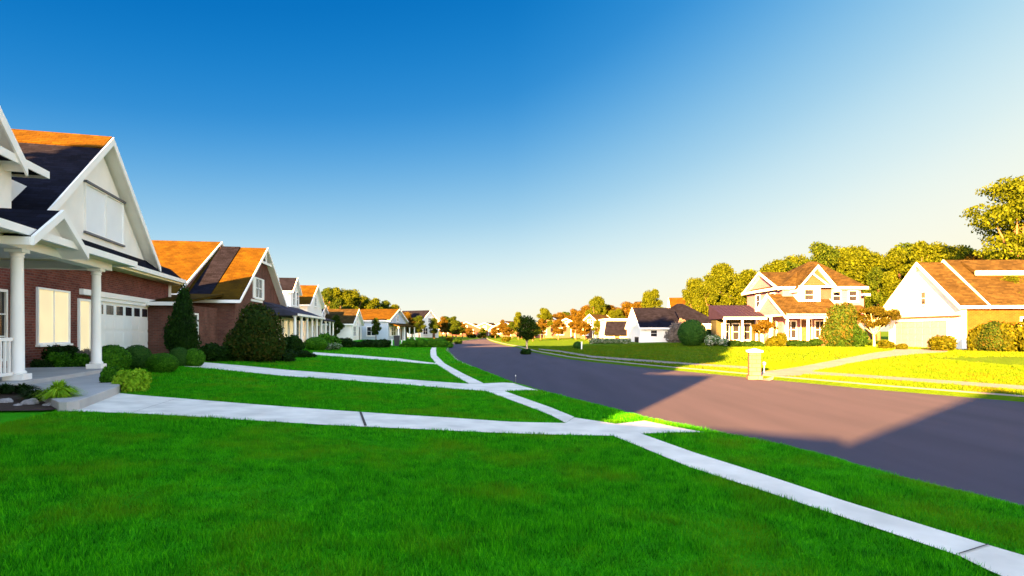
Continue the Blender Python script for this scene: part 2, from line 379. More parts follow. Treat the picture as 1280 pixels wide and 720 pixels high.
# right hand pavement and the long drive
drape('pavement', [(672,436),(700,438.4),(740,445),(772,447.5),(860,454),(931,458.5),(943,461),(930,461.5),(860,456.5),(772,450),(740,447.3),(700,440.4),(676,437.8)], DRIVE, .018)
drape('drive', [(934,473.5),(945,466),(985,461),(1030,453),(1070,445.5),(1115,438.5),(1120,436.2),(1188,438.0),(1183,440.5),(1140,443.5),(1100,448),(1060,455),(1020,463.5),(1000,470),(968,473),(962,477)], DRIVE, .018)
drape('pavement', [(1008,464.5),(1070,468.5),(1150,474),(1280,483),(1400,491.5),(1400,497),(1280,488),(1150,478.3),(1070,472),(1000,468)], DRIVE, .022)
# joints in the concrete
def joint(a, b, lift=.03, w=.012):
    (x0, y0), (x1, y1) = P(*a), P(*b); d = Vector((x1-x0, y1-y0)); n = Vector((-d.y, d.x)).normalized()*w
    m = MB(); m.add([(x0+n.x,y0+n.y,g(x0,y0)+lift),(x0-n.x,y0-n.y,g(x0,y0)+lift),(x1-n.x,y1-n.y,g(x1,y1)+lift),(x1+n.x,y1+n.y,g(x1,y1)+lift)], [(0,1,2,3)])
    o = m.build('walk_joint', CRACK); o['kind'] = 'structure'
joint((450.5,516.4),(457,534.3), .028, .02); joint((1198,697.5),(1236,685.2), .032, .006)
joint((220,500),(165,517.5), .027, .004)
joint((607,489),(630,489), .03, .006)

# ------------------------------------------------------------------ planting
def leaf_cloud(blobs, n, size, flat=.35, shell=.55, up=.0, jit=.10):
    """quads spread through a set of ellipsoids"""
    vol = np.array([b[1][0]*b[1][1]*b[1][2] for b in blobs])**(2/3); cnt = np.maximum(8, (n*vol/vol.sum()).astype(int))
    V = []
    for (c, r), k in zip(blobs, cnt):
        d = RNG.normal(size=(k, 3)); d /= np.linalg.norm(d, axis=1)[:, None]
        rad = shell+(1-shell)*RNG.random(k)**.5; rad *= 1+jit*RNG.normal(size=k)
        p = np.array(c)+d*rad[:, None]*np.array(r)
        nrm = d*(1-flat)+RNG.normal(size=(k, 3))*flat*1.2; nrm[:, 2] += up; nrm /= np.linalg.norm(nrm, axis=1)[:, None]
        a = np.cross(nrm, RNG.normal(size=(k, 3))); a /= np.linalg.norm(a, axis=1)[:, None]; b = np.cross(nrm, a)
        s = (size*(.6+.8*RNG.random(k)))[:, None]
        V.append(np.stack([p-a*s, p-b*s*.6, p+a*s, p+b*s*.6], 1))
    V = np.concatenate(V).reshape(-1, 3); Fc = np.arange(len(V)).reshape(-1, 4); return V, Fc
def ico(c, r, sub=2):
    bm = bmesh.new(); bmesh.ops.create_icosphere(bm, subdivisions=sub, radius=1)
    v = np.array([v.co[:] for v in bm.verts])*np.array(r)+np.array(c); f = [[v.index for v in f.verts] for f in bm.faces]; bm.free(); return v, f
def bush_mesh(name, m, blobs, n, size, shell=.85, flat=.3, core=.88, jit=.08):
    V, Fc = leaf_cloud(blobs, n, size, flat, shell, 0, jit)
    vs = [tuple(v) for v in V]; fs = [tuple(f) for f in Fc]
    for c, r in blobs:
        v, f = ico(c, [q*core for q in r]); k = len(vs); vs += [tuple(q) for q in v]; fs += [tuple(k+i for i in t) for t in f]
    me = bpy.data.meshes.new(name); me.from_pydata(vs, [], fs); me.materials.append(m); return me
def put(name, me, x, y, label, cat, group=None, s=(1,1,1), rot=0, z=None, sink=.03):
    o = bpy.data.objects.new(name, me); C.objects.link(o)
    if isinstance(s, (int, float)): s = (s, s, s)
    o.location = (x, y, (g(x, y) if z is None else z)-sink); o.scale = s; o.rotation_euler = (0, 0, rot)
    return tag(o, label, cat, group)
def ball(n=4200, size=.035, m=LBOX): return bush_mesh('bush', m, [((0,0,.48),(.5,.5,.5))], n, size, .95, .25, .94, .025)
def mound(seed, n, size, m, k=7, w=.5, h=.5, shell=.75):
    rr = random.Random(seed); bl = []
    for i in range(k):
        a = rr.uniform(0, 6.28); q = rr.uniform(.1, w*.6); rz = rr.uniform(.22, .34)
        bl.append(((q*math.cos(a), q*math.sin(a), rr.uniform(.2, h)), (rr.uniform(.2, .32), rr.uniform(.2, .32), rz)))
    return bush_mesh('bush', m, bl, n, size, shell, .5, .75)
def spray(m, n=500, L_=.32):      # ornamental grass-like plant: arching blades
    vs = []; fs = []
    for i in range(n):
        a = random.uniform(0, 6.28); t = random.uniform(.1, 1); l = L_*random.uniform(.6, 1.1); w = .008
        dx, dy = math.cos(a), math.sin(a); p0 = Vector((dx*.04*random.random(), dy*.04*random.random(), 0))
        p1 = p0+Vector((dx*t*l*.5, dy*t*l*.5, l*(.8-.2*t))); p2 = p0+Vector((dx*t*l*1.15, dy*t*l*1.15, l*(1.05-.75*t)))
        q = Vector((-dy, dx, 0))*w; k = len(vs)
        vs += [tuple(p0-q), tuple(p0+q), tuple(p1+q*1.5), tuple(p1-q*1.5), tuple(p2)]; fs += [(k,k+1,k+2,k+3), (k+3,k+2,k+4)]
    me = bpy.data.meshes.new('plant'); me.from_pydata(vs, [], fs); me.materials.append(m); return me
def trunk_mb(h, r, limbs, rr, top):
    m = MB(); pts = []; rad = []
    ox = rr.uniform(-.2, .2); oy = rr.uniform(-.2, .2)
    for j in range(7):
        t = j/6; pts.append((ox*math.sin(t*3), oy*math.sin(t*2.4), h*t)); rad.append(r*(1.25 if j == 0 else 1-.75*t))
    m.tube(pts, rad, 8)
    for (c, q) in limbs:
        z0 = rr.uniform(.3, .75)*h; t = z0/h; s = Vector((ox*math.sin(t*3), oy*math.sin(t*2.4), z0)); e = Vector(c)
        mid = s.lerp(e, .5)+Vector((0, 0, -.08*(e-s).length)); m.tube([s, mid, e], [r*.42, r*.28, r*.08], 6)
    return m
def tree_proto(seed, kind, H, m, bark=BARK, n=6500, size=.26, trunk=.2, spread=.33):
    """returns (crown mesh, trunk mesh), full height H, unit scaled"""
    rr = random.Random(seed); bl = []
    if kind == 'broad':
        for i in range(46):
            t = rr.uniform(0, 1); a = rr.uniform(0, 6.28); env = math.sin(math.pi*(.18+.75*t))**.8
            q = rr.uniform(.1, 1)**.7*spread*H*env*.85; rad = H*rr.uniform(.05, .105)
            bl.append(((q*math.cos(a), q*math.sin(a), H*(trunk+.1+(.82-trunk)*t*.95)), (rad*1.15, rad*1.15, rad*.85)))
    elif kind == 'cone':
        for i in range(26):
            t = i/25; a = rr.uniform(0, 6.28); q = (1-t)*spread*H*rr.uniform(.2, .75); rad = H*(.05+.09*(1-t))
            bl.append(((q*math.cos(a), q*math.sin(a), H*(trunk+.05+(.9-trunk)*t)), (rad, rad, rad)))
    elif kind == 'tier':   # open layered branches
        for i in range(70):
            t = rr.uniform(0, 1); a = rr.uniform(0, 6.28); q = spread*H*(1.05-.75*t)*rr.uniform(.1, 1); rad = H*rr.uniform(.07, .11)
            bl.append(((q*math.cos(a), q*math.sin(a), H*(trunk+.05+(.92-trunk)*t)+.05*q), (rad*1.4, rad*1.4, rad*.42)))
    V, Fc = leaf_cloud(bl, n, size, .6, .35, .2)
    cm = np_mesh('crown', V, Fc, m)
    tb = trunk_mb(H*(.8 if kind != 'cone' else .92), H*.028, bl[::2], rr, 0)
    o = tb.build('trunk', bark, smooth=True); tm = o.data; bpy.data.objects.remove(o)
    return cm, tm
def tree(proto, x, y, h, label, group=None, w=1., rot=None, name='tree', H=10., cat='tree'):
    s = h/H
    r = thing(name, label, cat, (x, y, g(x, y)-.05), 0, group); r.scale = (s*w, s*w, s); r.rotation_euler = (0, 0, random.uniform(0, 6.28) if rot is None else rot)
    for nm, me in (('crown', proto[0]), ('trunk', proto[1])):
        c = bpy.data.objects.new(nm, me); C.objects.link(c); c.parent = r
    return r

# ------------------------------------------------------------------ house helpers
def front(y): return lambda u, w, z: (u, y-w, z)       # wall facing -y
def left(x): return lambda u, w, z: (x-w, u, z)        # wall facing -x
def right(x): return lambda u, w, z: (x+w, u, z)       # wall facing +x
def window(root, mp, u0, u1, z0, z1, nx=2, nz=2, pane=GLASS, fr=WHITE, t=.09, shut=None, name='window', sill=True):
    f = MB()
    f.box(u0-t, u0, 0, .07, z0-t, z1+t, mp); f.box(u1, u1+t, 0, .07, z0-t, z1+t, mp)
    f.box(u0, u1, 0, .07, z1, z1+t, mp); f.box(u0, u1, 0, .07, z0-t, z0, mp)
    for i in range(1, nx): c = u0+(u1-u0)*i/nx; f.box(c-t*.28, c+t*.28, .004, .05, z0, z1, mp)
    for i in range(1, nz):
        c = z0+(z1-z0)*i/nz
        for k in range(nx):
            a, b = u0+(u1-u0)*k/nx+(t*.28 if k else 0), u0+(u1-u0)*(k+1)/nx-(t*.28 if k < nx-1 else 0)
            f.box(a, b, .006, .045, c-t*.22, c+t*.22, mp)
    o = f.build(name, fr, root)
    MB().box(u0, u1, -.02, .012, z0, z1, mp).build('pane', pane, o)
    if sill: MB().box(u0-t*1.6, u1+t*1.6, .002, .14, z0-t-.07, z0-t-.002, mp).build('sill', fr, o)
    if shut:
        w = (u1-u0)*.32
        MB().box(u0-t-w, u0-t-.01, .003, .05, z0-t, z1+t, mp).build('shutter', shut, o); MB().box(u1+t+.01, u1+t+w, .003, .05, z0-t, z1+t, mp).build('shutter', shut, o)
    return o
def door(root, mp, u0, u1, z0, z1, m=DOORM):
    d = MB().box(u0, u1, .0, .05, z0, z1, mp)
    for a, b in ((.08, .48), (.52, .92)):
        for c, e in ((.08, .42), (.5, .92)):
            d.box(u0+(u1-u0)*a, u0+(u1-u0)*b, .05, .065, z0+(z1-z0)*c, z0+(z1-z0)*e, mp)
    o = d.build('door', m, root); t = .1
    MB().box(u0-t, u0, 0, .08, z0, z1+t, mp).box(u1, u1+t, 0, .08, z0, z1+t, mp).box(u0, u1, 0, .08, z1, z1+t, mp).build('door_frame', WHITE, o)
    MB().box(u0+.08, u0+.13, .065, .12, z0+(z1-z0)*.45, z0+(z1-z0)*.5, mp).build('handle', DARKM, o)
    return o
def garage(root, mp, u0, u1, z0, z1, rowsn=4, colsn=8, lights=7, m=WHITE, gl=GLASS, lit_to=1.0):
    d = MB().box(u0, u1, 0, .03, z0, z1, mp); w = (u1-u0)/colsn; h = (z1-z0)/rowsn
    for r_ in range(rowsn):
        for c in range(colsn):
            if r_ == rowsn-1 and lights: continue
            d.box(u0+w*c+.08*w, u0+w*(c+1)-.08*w, .03, .045, z0+h*r_+.12*h, z0+h*(r_+1)-.12*h, mp)
    o = d.build('garage_door', m, root, .006)
    t = .16
    MB().box(u0-t, u0, 0, .10, z0, z1+t, mp).box(u1, u1+t, 0, .10, z0, z1+t, mp).box(u0, u1, 0, .10, z1, z1+t, mp).build('door_frame', WHITE, o)
    for c in range(lights):
        a = u0+(u1-u0)*lit_to*(c+.5)/lights; ww = (u1-u0)*lit_to/lights*.34; zb, zt = z1-h*.86, z1-h*.22
        MB().box(a-ww, a-.015, .03, .04, zb, zt, mp).box(a+.015, a+ww, .03, .04, zb, zt, mp).build('door_window', gl, o)
    return o
def column(root, x, y, z0, z1, r=.13, m=WHITE):
    h = z1-z0
    c = MB().lathe(x, y, [(r*1.05, z0+.12), (r*1.3, z0+.13), (r*1.3, z0+.17), (r*1.02, z0+.20), (r, z0+h*.3), (r*.86, z1-.2), (r*.86, z1-.18), (r*1.02, z1-.16), (r*1.02, z1-.14), (r*.88, z1-.13), (r*1.15, z1-.07)], 24).build('column', m, root, smooth=False)
    me = c.data; me.polygons.foreach_set('use_smooth', [len(p.vertices) == 4 for p in me.polygons])
    MB().box(x-r*1.5, x+r*1.5, y-r*1.5, y+r*1.5, z0, z0+.125).build('column_base', m, c, .01)
    MB().box(x-r*1.3, x+r*1.3, y-r*1.3, y+r*1.3, z1-.075, z1).build('capital', m, c, .008)
    return c
def gable_y(root, x0, x1, y0, y1, ze, zr, rm, oh=.4, ohg=.4, th=.14, trim=WHITE, tw=.26, ends=(1,0), name='roof', fascia=True, xm=None, soffit=True):
    """gable roof, ridge along y"""
    xm = (x0+x1)/2 if xm is None else xm
    sl = (zr-ze)/(xm-x0); sr = (zr-ze)/(x1-xm)
    A = (x0-oh, ze-sl*oh); B = (xm, zr); D = (x1+oh, ze-sr*oh); ya, yb = y0-ohg, y1+ohg
    o = MB().add([(A[0],ya,A[1]),(B[0],ya,B[1]),(D[0],ya,D[1]),(D[0],ya,D[1]-th),(B[0],ya,B[1]-th*1.15),(A[0],ya,A[1]-th),
                  (A[0],yb,A[1]),(B[0],yb,B[1]),(D[0],yb,D[1]),(D[0],yb,D[1]-th),(B[0],yb,B[1]-th*1.15),(A[0],yb,A[1]-th)],
                 [(0,1,7,6),(1,2,8,7),(2,3,9,8),(3,4,10,9),(4,5,11,10),(5,0,6,11),(0,5,4,1),(1,4,3,2),(6,7,10,11),(7,8,9,10)]).build(name, rm, root)
    if soffit:
        for (a_, b_) in ((A, B), (B, D)):
            e_ = th*1.15+.002; MB().hexa([(a_[0],ya+.01,a_[1]-e_-.03),(b_[0],ya+.01,b_[1]-e_-.03),(b_[0],yb-.01,b_[1]-e_-.03),(a_[0],yb-.01,a_[1]-e_-.03)], [(a_[0],ya+.01,a_[1]-e_),(b_[0],ya+.01,b_[1]-e_),(b_[0],yb-.01,b_[1]-e_),(a_[0],yb-.01,a_[1]-e_)]).build('soffit', trim, o)
    for e, (yy, sgn) in zip(ends, ((ya, -1), (yb, 1))):
        if e:
            t = MB(); y2 = yy+sgn*.06; lo, hi = (y2, yy) if sgn < 0 else (yy, y2)
            for (p, q) in ((A, B), (B, D)):
                t.hexa([(p[0],lo,p[1]-tw),(q[0],lo,q[1]-tw),(q[0],hi,q[1]-tw),(p[0],hi,p[1]-tw)], [(p[0],lo,p[1]+.02),(q[0],lo,q[1]+.02),(q[0],hi,q[1]+.02),(p[0],hi,p[1]+.02)])
            t.build('rake_trim', trim, o)
    if fascia:
        MB().box(A[0]-.05, A[0]-.002, ya, yb, A[1]-th-.06, A[1]+.0).build('gutter', trim, o); MB().box(D[0]+.002, D[0]+.05, ya, yb, D[1]-th-.06, D[1]).build('gutter', trim, o)
    return o
def gable_x(root, x0, x1, y0, y1, ze, zr, rm, oh=.4, ohg=.4, th=.14, trim=WHITE, tw=.26, ends=(1,1), name='roof', fascia=True, soffit=True):
    """gable roof, ridge along x"""
    ym = (y0+y1)/2; s = (zr-ze)/(ym-y0)
    A = (y0-oh, ze-s*oh); B = (ym, zr); D = (y1+oh, ze-s*oh); xa, xb = x0-ohg, x1+ohg
    o = MB().add([(xa,A[0],A[1]),(xa,B[0],B[1]),(xa,D[0],D[1]),(xa,D[0],D[1]-th),(xa,B[0],B[1]-th*1.15),(xa,A[0],A[1]-th),
                  (xb,A[0],A[1]),(xb,B[0],B[1]),(xb,D[0],D[1]),(xb,D[0],D[1]-th),(xb,B[0],B[1]-th*1.15),(xb,A[0],A[1]-th)],
                 [(0,1,7,6),(1,2,8,7),(2,3,9,8),(3,4,10,9),(4,5,11,10),(5,0,6,11),(0,5,4,1),(1,4,3,2),(6,7,10,11),(7,8,9,10)]).build(name, rm, root)
    if soffit:
        for (a_, b_) in ((A, B), (B, D)):
            e_ = th*1.15+.002; MB().hexa([(xa+.01,a_[0],a_[1]-e_-.03),(xa+.01,b_[0],b_[1]-e_-.03),(xb-.01,b_[0],b_[1]-e_-.03),(xb-.01,a_[0],a_[1]-e_-.03)], [(xa+.01,a_[0],a_[1]-e_),(xa+.01,b_[0],b_[1]-e_),(xb-.01,b_[0],b_[1]-e_),(xb-.01,a_[0],a_[1]-e_)]).build('soffit', trim, o)
    for e, (xx, sgn) in zip(ends, ((xa, -1), (xb, 1))):
        if e:
            t = MB(); x2 = xx+sgn*.06; lo, hi = (x2, xx) if sgn < 0 else (xx, x2)
            for (p, q) in ((A, B), (B, D)):
                t.hexa([(lo,p[0],p[1]-tw),(lo,q[0],q[1]-tw),(hi,q[0],q[1]-tw),(hi,p[0],p[1]-tw)], [(lo,p[0],p[1]+.02),(lo,q[0],q[1]+.02),(hi,q[0],q[1]+.02),(hi,p[0],p[1]+.02)])
            t.build('rake_trim', trim, o)
    if fascia:
        MB().box(xa, xb, A[0]-.05, A[0]-.002, A[1]-th-.06, A[1]).build('gutter', trim, o); MB().box(xa, xb, D[0]+.002, D[0]+.05, D[1]-th-.06, D[1]).build('gutter', trim, o)
    return o
def hip(root, x0, x1, y0, y1, ze, zr, rm, oh=.4, th=.14, rx=None, name='roof', trim=WHITE):
    x0 -= oh; x1 += oh; y0 -= oh; y1 += oh; ym = (y0+y1)/2
    rx = rx or (x0+(y1-y0)/2, x1-(y1-y0)/2)
    v = [(x0,y0,ze),(x1,y0,ze),(x1,y1,ze),(x0,y1,ze),(rx[0],ym,zr),(rx[1],ym,zr),(x0,y0,ze-th),(x1,y0,ze-th),(x1,y1,ze-th),(x0,y1,ze-th)]
    o = MB().add(v, [(0,1,5,4),(1,2,5),(2,3,4,5),(3,0,4),(0,6,7,1),(1,7,8,2),(2,8,9,3),(3,9,6,0),(6,9,8,7)]).build(name, rm, root)
    t = .05; e = .003
    MB().box(x0-t, x1+t, y0-t, y0-e, ze-th-.08, ze+.01).box(x0-t, x1+t, y1+e, y1+t, ze-th-.08, ze+.01).box(x0-t, x0-e, y0, y1, ze-th-.08, ze+.01).box(x1+e, x1+t, y0, y1, ze-th-.08, ze+.01).build('gutter', trim, o)
    return o
def pent(x0, x1, xm, ze, zr): return [(x0, ze), (x1, ze), (xm, zr)]
exec_parts = []
#PART2
# ------------------------------------------------------------------ HOUSE 1 (near left)
h1 = thing('house', 'nearest house at far left with white gables, red brick lower walls and a columned porch', 'house', (-10.25, 11.9, 0), 105.5)
MB().box(6.6, 22.1, 3.2, 12, .35, 4.9).build('wall', BRICK, h1)
MB().box(-9, 6.55, 3.2, 12, .35, 4.3).build('wall', BRICK, h1)
MB().box(-9, 6.55, 3.2, 12, 4.302, 6.9).build('upper_wall', STUCCO, h1)
MB().box(6.552, 9.0, 3.9, 11, 4.902, 6.6).build('upper_wall', STUCCO, h1)
MB().prism([(7.3,4.902),(18.4,4.902),(12.84,9.18)], 3.2, 11.9).build('gable_wall', STUCCO, h1)
mr = gable_y(h1, 7.14, 18.54, 3.2, 12, 5.21, 9.6, DARKy, oh=.35, ohg=.45, th=.16, tw=.30)
sl = .78
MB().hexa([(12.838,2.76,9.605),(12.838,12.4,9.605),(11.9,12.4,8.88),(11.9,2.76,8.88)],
          [(12.838,2.76,9.65),(12.838,12.4,9.65),(11.88,12.4,8.92),(11.88,2.76,8.92)]).build('ridge_band', TERy, mr)  # terracotta coloured band along the top of the slope
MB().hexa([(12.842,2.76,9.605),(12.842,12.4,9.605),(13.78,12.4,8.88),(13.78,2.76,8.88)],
          [(12.842,2.76,9.65),(12.842,12.4,9.65),(13.8,12.4,8.92),(13.8,2.76,8.92)]).build('ridge_band', TERy, mr)
pr = MB().hexa([(6.58,2.5,4.42),(22.3,2.5,4.42),(22.3,3.19,4.42),(6.58,3.19,4.42)], [(6.58,2.5,4.56),(22.3,2.5,4.56),(22.3,3.19,5.2),(6.58,3.19,5.2)]).build('lower_roof', DARKx, h1)
MB().box(6.5, 22.35, 2.40, 2.495, 4.40, 4.60).build('gutter', WHITE, pr)
MB().box(6.5, 22.32, 2.52, 3.18, 4.30, 4.415).build('soffit', mat('cream_soffit', (.74,.64,.40), .6, .05, 2), pr)
window(h1, front(3.2), 11.45, 13.28, 5.6, 7.35, 1, 1, BLIND, t=.05, sill=False)
window(h1, front(3.2), 13.40, 15.2, 5.6, 7.35, 1, 1, BLIND, t=.05, sill=False)
GT_ = mat('grey_trim', (.12,.12,.14), .6, .05)
MB().box(11.35, 15.3, 3.07, 3.19, 7.405, 7.49).build('window_trim', GT_, h1); MB().box(11.35, 15.3, 3.10, 3.19, 5.46, 5.54).build('window_trim', GT_, h1)
window(h1, front(3.2), 8.0, 10.1, 1.32, 3.08, 2, 1, LIT, t=.06)
window(h1, front(3.2), 10.95, 11.85, .72, 2.85, 1, 1, LIT, t=.08, sill=False)
garage(h1, front(3.2), 12.2, 21.0, .50, 2.92, 4, 9, 7, lit_to=.84)
MB().box(11.0, 21.3, 3.05, 3.19, 3.085, 3.30).build('header', WHITE, h1)
# wing roofs
gable_y(h1, -2.5, 5.9, 3.2, 9, 6.86, 10.4, DARKy, oh=.25, ohg=.55, th=.16, tw=.34)
MB().prism([(-2.4,6.902),(5.8,6.902),(1.7,10.15)], 3.2, 8.9).build('gable_wall', STUCCO, h1)
hip(h1, -9, 7.0, 3.2, 12, 6.80, 8.6, DARKx, oh=.5)
window(h1, front(3.2), .8, 2.6, 5.0, 6.6, 2, 2)
# porch
ps = MB().box(-9, 4.75, -.32, 3.19, .30, .69).build('porch_floor', CONC, h1, .015)
lm = MB(); lp = [(.2,.3),(-.3,-.25),(-3.7,-2.3),(-3.72,-2.42),(-3.5,-2.5),(-1.03,-2.19),(.5,-1.8),(2.3,-1.15),(3.8,-.45),(4.1,.3)]
n = len(lp); lm.add([(x,y,.38) for x,y in lp]+[(x,y,.60) for x,y in lp], [tuple(range(n)), tuple(range(n,2*n))]+[(i,(i+1)%n,n+(i+1)%n,n+i) for i in range(n)])
lm.build('landing', CONC, h1, .012)
for x in (-7.2, -3.6, .05, 3.88): column(h1, x, 0, .69, 3.40, .122)
MB().box(-9, 4.5, -.16, .16, 3.402, 3.60).box(4.2, 4.5, .162, 3.19, 3.402, 3.60).build('porch_beam', WHITE, h1)
MB().box(-9, 4.8, -.42, 3.18, 3.603, 3.66).build('porch_ceiling', MATS['cream_soffit'], h1)
pf = MB().add([(-9.2,-.5,3.68),(5.0,-.5,3.68),(5.0,3.19,3.68),(-9.2,3.19,3.68),(-9.2,3.19,4.9),(3.2,3.19,4.9)], [(0,1,2,3),(0,4,5,1),(1,5,2),(2,5,4,3),(0,3,4)]).build('porch_roof', DARKx, h1)
MB().box(-9.2, 5.1, -.60, -.505, 3.58, 3.74).box(5.005, 5.1, -.50, 3.18, 3.58, 3.74).build('gutter', WHITE, pf)
pg = gable_y(h1, -.62, 1.38, -.42, 3.0, 3.68, 4.30, DARKy, oh=.22, ohg=.22, th=.10, tw=.16, ends=(1,0), name='porch_gable')
MB().prism([(-.6,3.67),(1.36,3.67),(.38,4.16)], -.42, -.3).build('gable_wall', STUCCO, pg)
ra = MB().box(-3.5, -.18, -.03, .03, 1.50, 1.57).box(-3.5, -.18, -.03, .03, .80, .86)
for i in range(22): ra.box(-3.42+i*.15, -3.38+i*.15, -.02, .02, .862, 1.498)
ra.build('railing', WHITE, h1)
door(h1, front(3.2), 4.3, 5.3, .69, 2.9)
window(h1, front(3.2), 5.55, 6.15, .9, 2.85, 1, 3, t=.08, sill=False)
window(h1, front(3.2), -2.5, -.6, 1.3, 2.9, 2, 2)
wl = MB().box(22.43, 22.53, 3.0, 3.18, 2.2, 2.5)
MB().box(21.75, 21.9, 3.02, 3.19, 2.2, 2.55).build('wall_lamp', DARKM, h1)
MB().box(21.9, 22.0, 3.08, 3.19, .5, 4.3).build('downpipe', WHITE, h1)

# ------------------------------------------------------------------ HOUSE 2
def stree(x, y, rot): # local frame -> world
    c, s = math.cos(R(rot)), math.sin(R(rot)); return lambda a, b: (x+a*c-b*s, y+a*s+b*c)
h2 = thing('house', 'second house on the left, orange roofed brown brick gable with a long slate porch roof', 'house', (-18.26, 42, 0), 99.85)
MB().prism([(-6.4,.35),(6.4,.35),(6.4,3.75),(0,7.6),(-6.4,3.75)], 0, 2.95).build('wall', BRICKB, h2)
MB().prism([(-7,.35),(8.5,.35),(8.5,3.6),(.75,8.0),(-7,3.9)], 2.952, 12).build('wall', BRICKB, h2)
ra_ = gable_y(h2, -6.4, 6.4, 0, 2.6, 3.89, 7.77, TERy, oh=.45, ohg=.4, th=.13, tw=.17)
sa = (7.77-3.89)/6.4
z_ = lambda x: 7.77-sa*abs(x)
MB().hexa([(-.02,1.45,z_(0)+.01),(-.02,2.72,z_(0)+.01),(-6.85,2.72,z_(6.85)+.01),(-6.85,1.45,z_(6.85)+.01)], [(-.02,1.45,z_(0)+.05),(-.02,2.72,z_(0)+.05),(-6.85,2.72,z_(6.85)+.05),(-6.85,1.45,z_(6.85)+.05)]).build('roof_shade_strip', DARKy, ra_)  # charcoal strip painted where the rear roof's shade falls on this slope
gable_y(h2, -7, 8.5, 3.3, 12, 4.15, 8.25, TERy, oh=.4, ohg=.35, th=.13, tw=.15, xm=.75)
MB().box(-13, -6.42, 1, 10, .35, 3.1).build('wall', BRICKB, h2)
lw = MB().slab([(-13.4,.7,3.15),(-6.3,.7,4.0),(-6.3,10.2,4.0),(-13.4,10.2,3.15)], .14).build('lower_roof', TERy, h2)
MB().box(-13.48,-13.402,.7,10.2,2.98,3.16).build('gutter', WHITE, lw)
window(h2, front(0), -1.75, -.05, 4.1, 5.4, 2, 2, shut=WHITE)
MB().box(-1.6,1.6,-.35,-.27,6.55,6.72).box(-.1,.1,-.34,-.28,6.722,7.45).build('gable_truss', WHITE, h2)
MB().box(-2.9,-.0,-.09,-.01,3.75,3.9).build('belt_trim', WHITE, h2)
window(h2, front(0), -4.6, -3.0, 1.2, 2.7, 2, 2)
window(h2, front(1), -11.5, -9.9, 1.2, 2.6, 2, 2)
MB().box(6.402, 13.2, .0, 2.9, .35, 3.3).build('wall', WSIDE, h2)
po = MB().add([(.6,-2.4,3.0),(14,-2.4,3.0),(14,-.01,3.9),(.6,-.01,3.9),(.6,-2.4,2.88),(14,-2.4,2.88),(14,-.01,2.88),(.6,-.01,2.88)], [(0,1,2,3),(4,5,6,7),(0,1,5,4),(1,2,6,5),(2,3,7,6),(3,0,4,7)]).build('porch_roof', SLATx, h2)
MB().box(.55,14.05,-2.48,-2.405,2.84,3.02).build('gutter', WHITE, po)
for x in (.9, 3.4, 5.9, 8.4, 10.9, 13.6): column(h2, x, -2.15, .42, 2.87, .11)
for x in (2.2, 5.0): window(h2, front(0), x-.6, x+.6, 1.0, 2.6, 2, 2, LIT)
for x in (8.0, 10.3): window(h2, front(0), x-.7, x+.7, 1.0, 2.6, 2, 2, LIT)
door(h2, front(0), 11.8, 12.7, .45, 2.6)
MB().box(.6,14,-2.3,-.01,.3,.42).build('porch_floor', CONC, h2)
MB().box(5.4, 8.0, .8, 3.6, 3.92, 6.3).build('dormer', WSIDE, h2)
hip(h2, 5.4, 8.0, .8, 3.6, 6.3, 7.0, DARKx, oh=.2, rx=(6.5,6.9), name='dormer_roof')

# third: white townhouse
f2 = stree(-18.26, 42, 99.85)
x, y = f2(15, 0)
f2_ = 0
x, y = f2(13, 0)
h3 = thing('house', 'narrow white clapboard house with a dark roof just beyond the orange roofed brick house', 'house', (x, y, 0), 99.85)
MB().box(-.6, 3.4, .4, 5, .35, 5.6).build('wall', WSIDE, h3)
gable_y(h3, -.6, 3.4, .4, 5, 5.6, 6.9, DARKy, oh=.2, ohg=.2, tw=.16)
MB().prism([(-.6,5.6),(3.4,5.6),(1.4,6.75)], .4, 4.9).build('gable_wall', WSIDE, h3)
for u in (.1, 1.9): window(h3, front(.4), u, u+.9, 4.2, 5.5, 1, 2); window(h3, front(.4), u, u+.9, 1.3, 2.7, 1, 2)
window(h3, left(-.6), 2.5, 3.4, 4.3, 5.5, 1, 2)
po = MB().add([(-.5,-2.0,2.9),(12,-2.0,2.9),(12,.39,3.6),(-.5,.39,3.6),(-.5,-2,2.78),(12,-2,2.78),(12,.39,2.78),(-.5,.39,2.78)], [(0,1,2,3),(4,5,6,7),(0,1,5,4),(1,2,6,5),(2,3,7,6),(3,0,4,7)]).build('porch_roof', SLATx, h3)
for xx in (0, 3, 6, 9, 11.7): column(h3, xx, -1.8, .42, 2.77, .1)
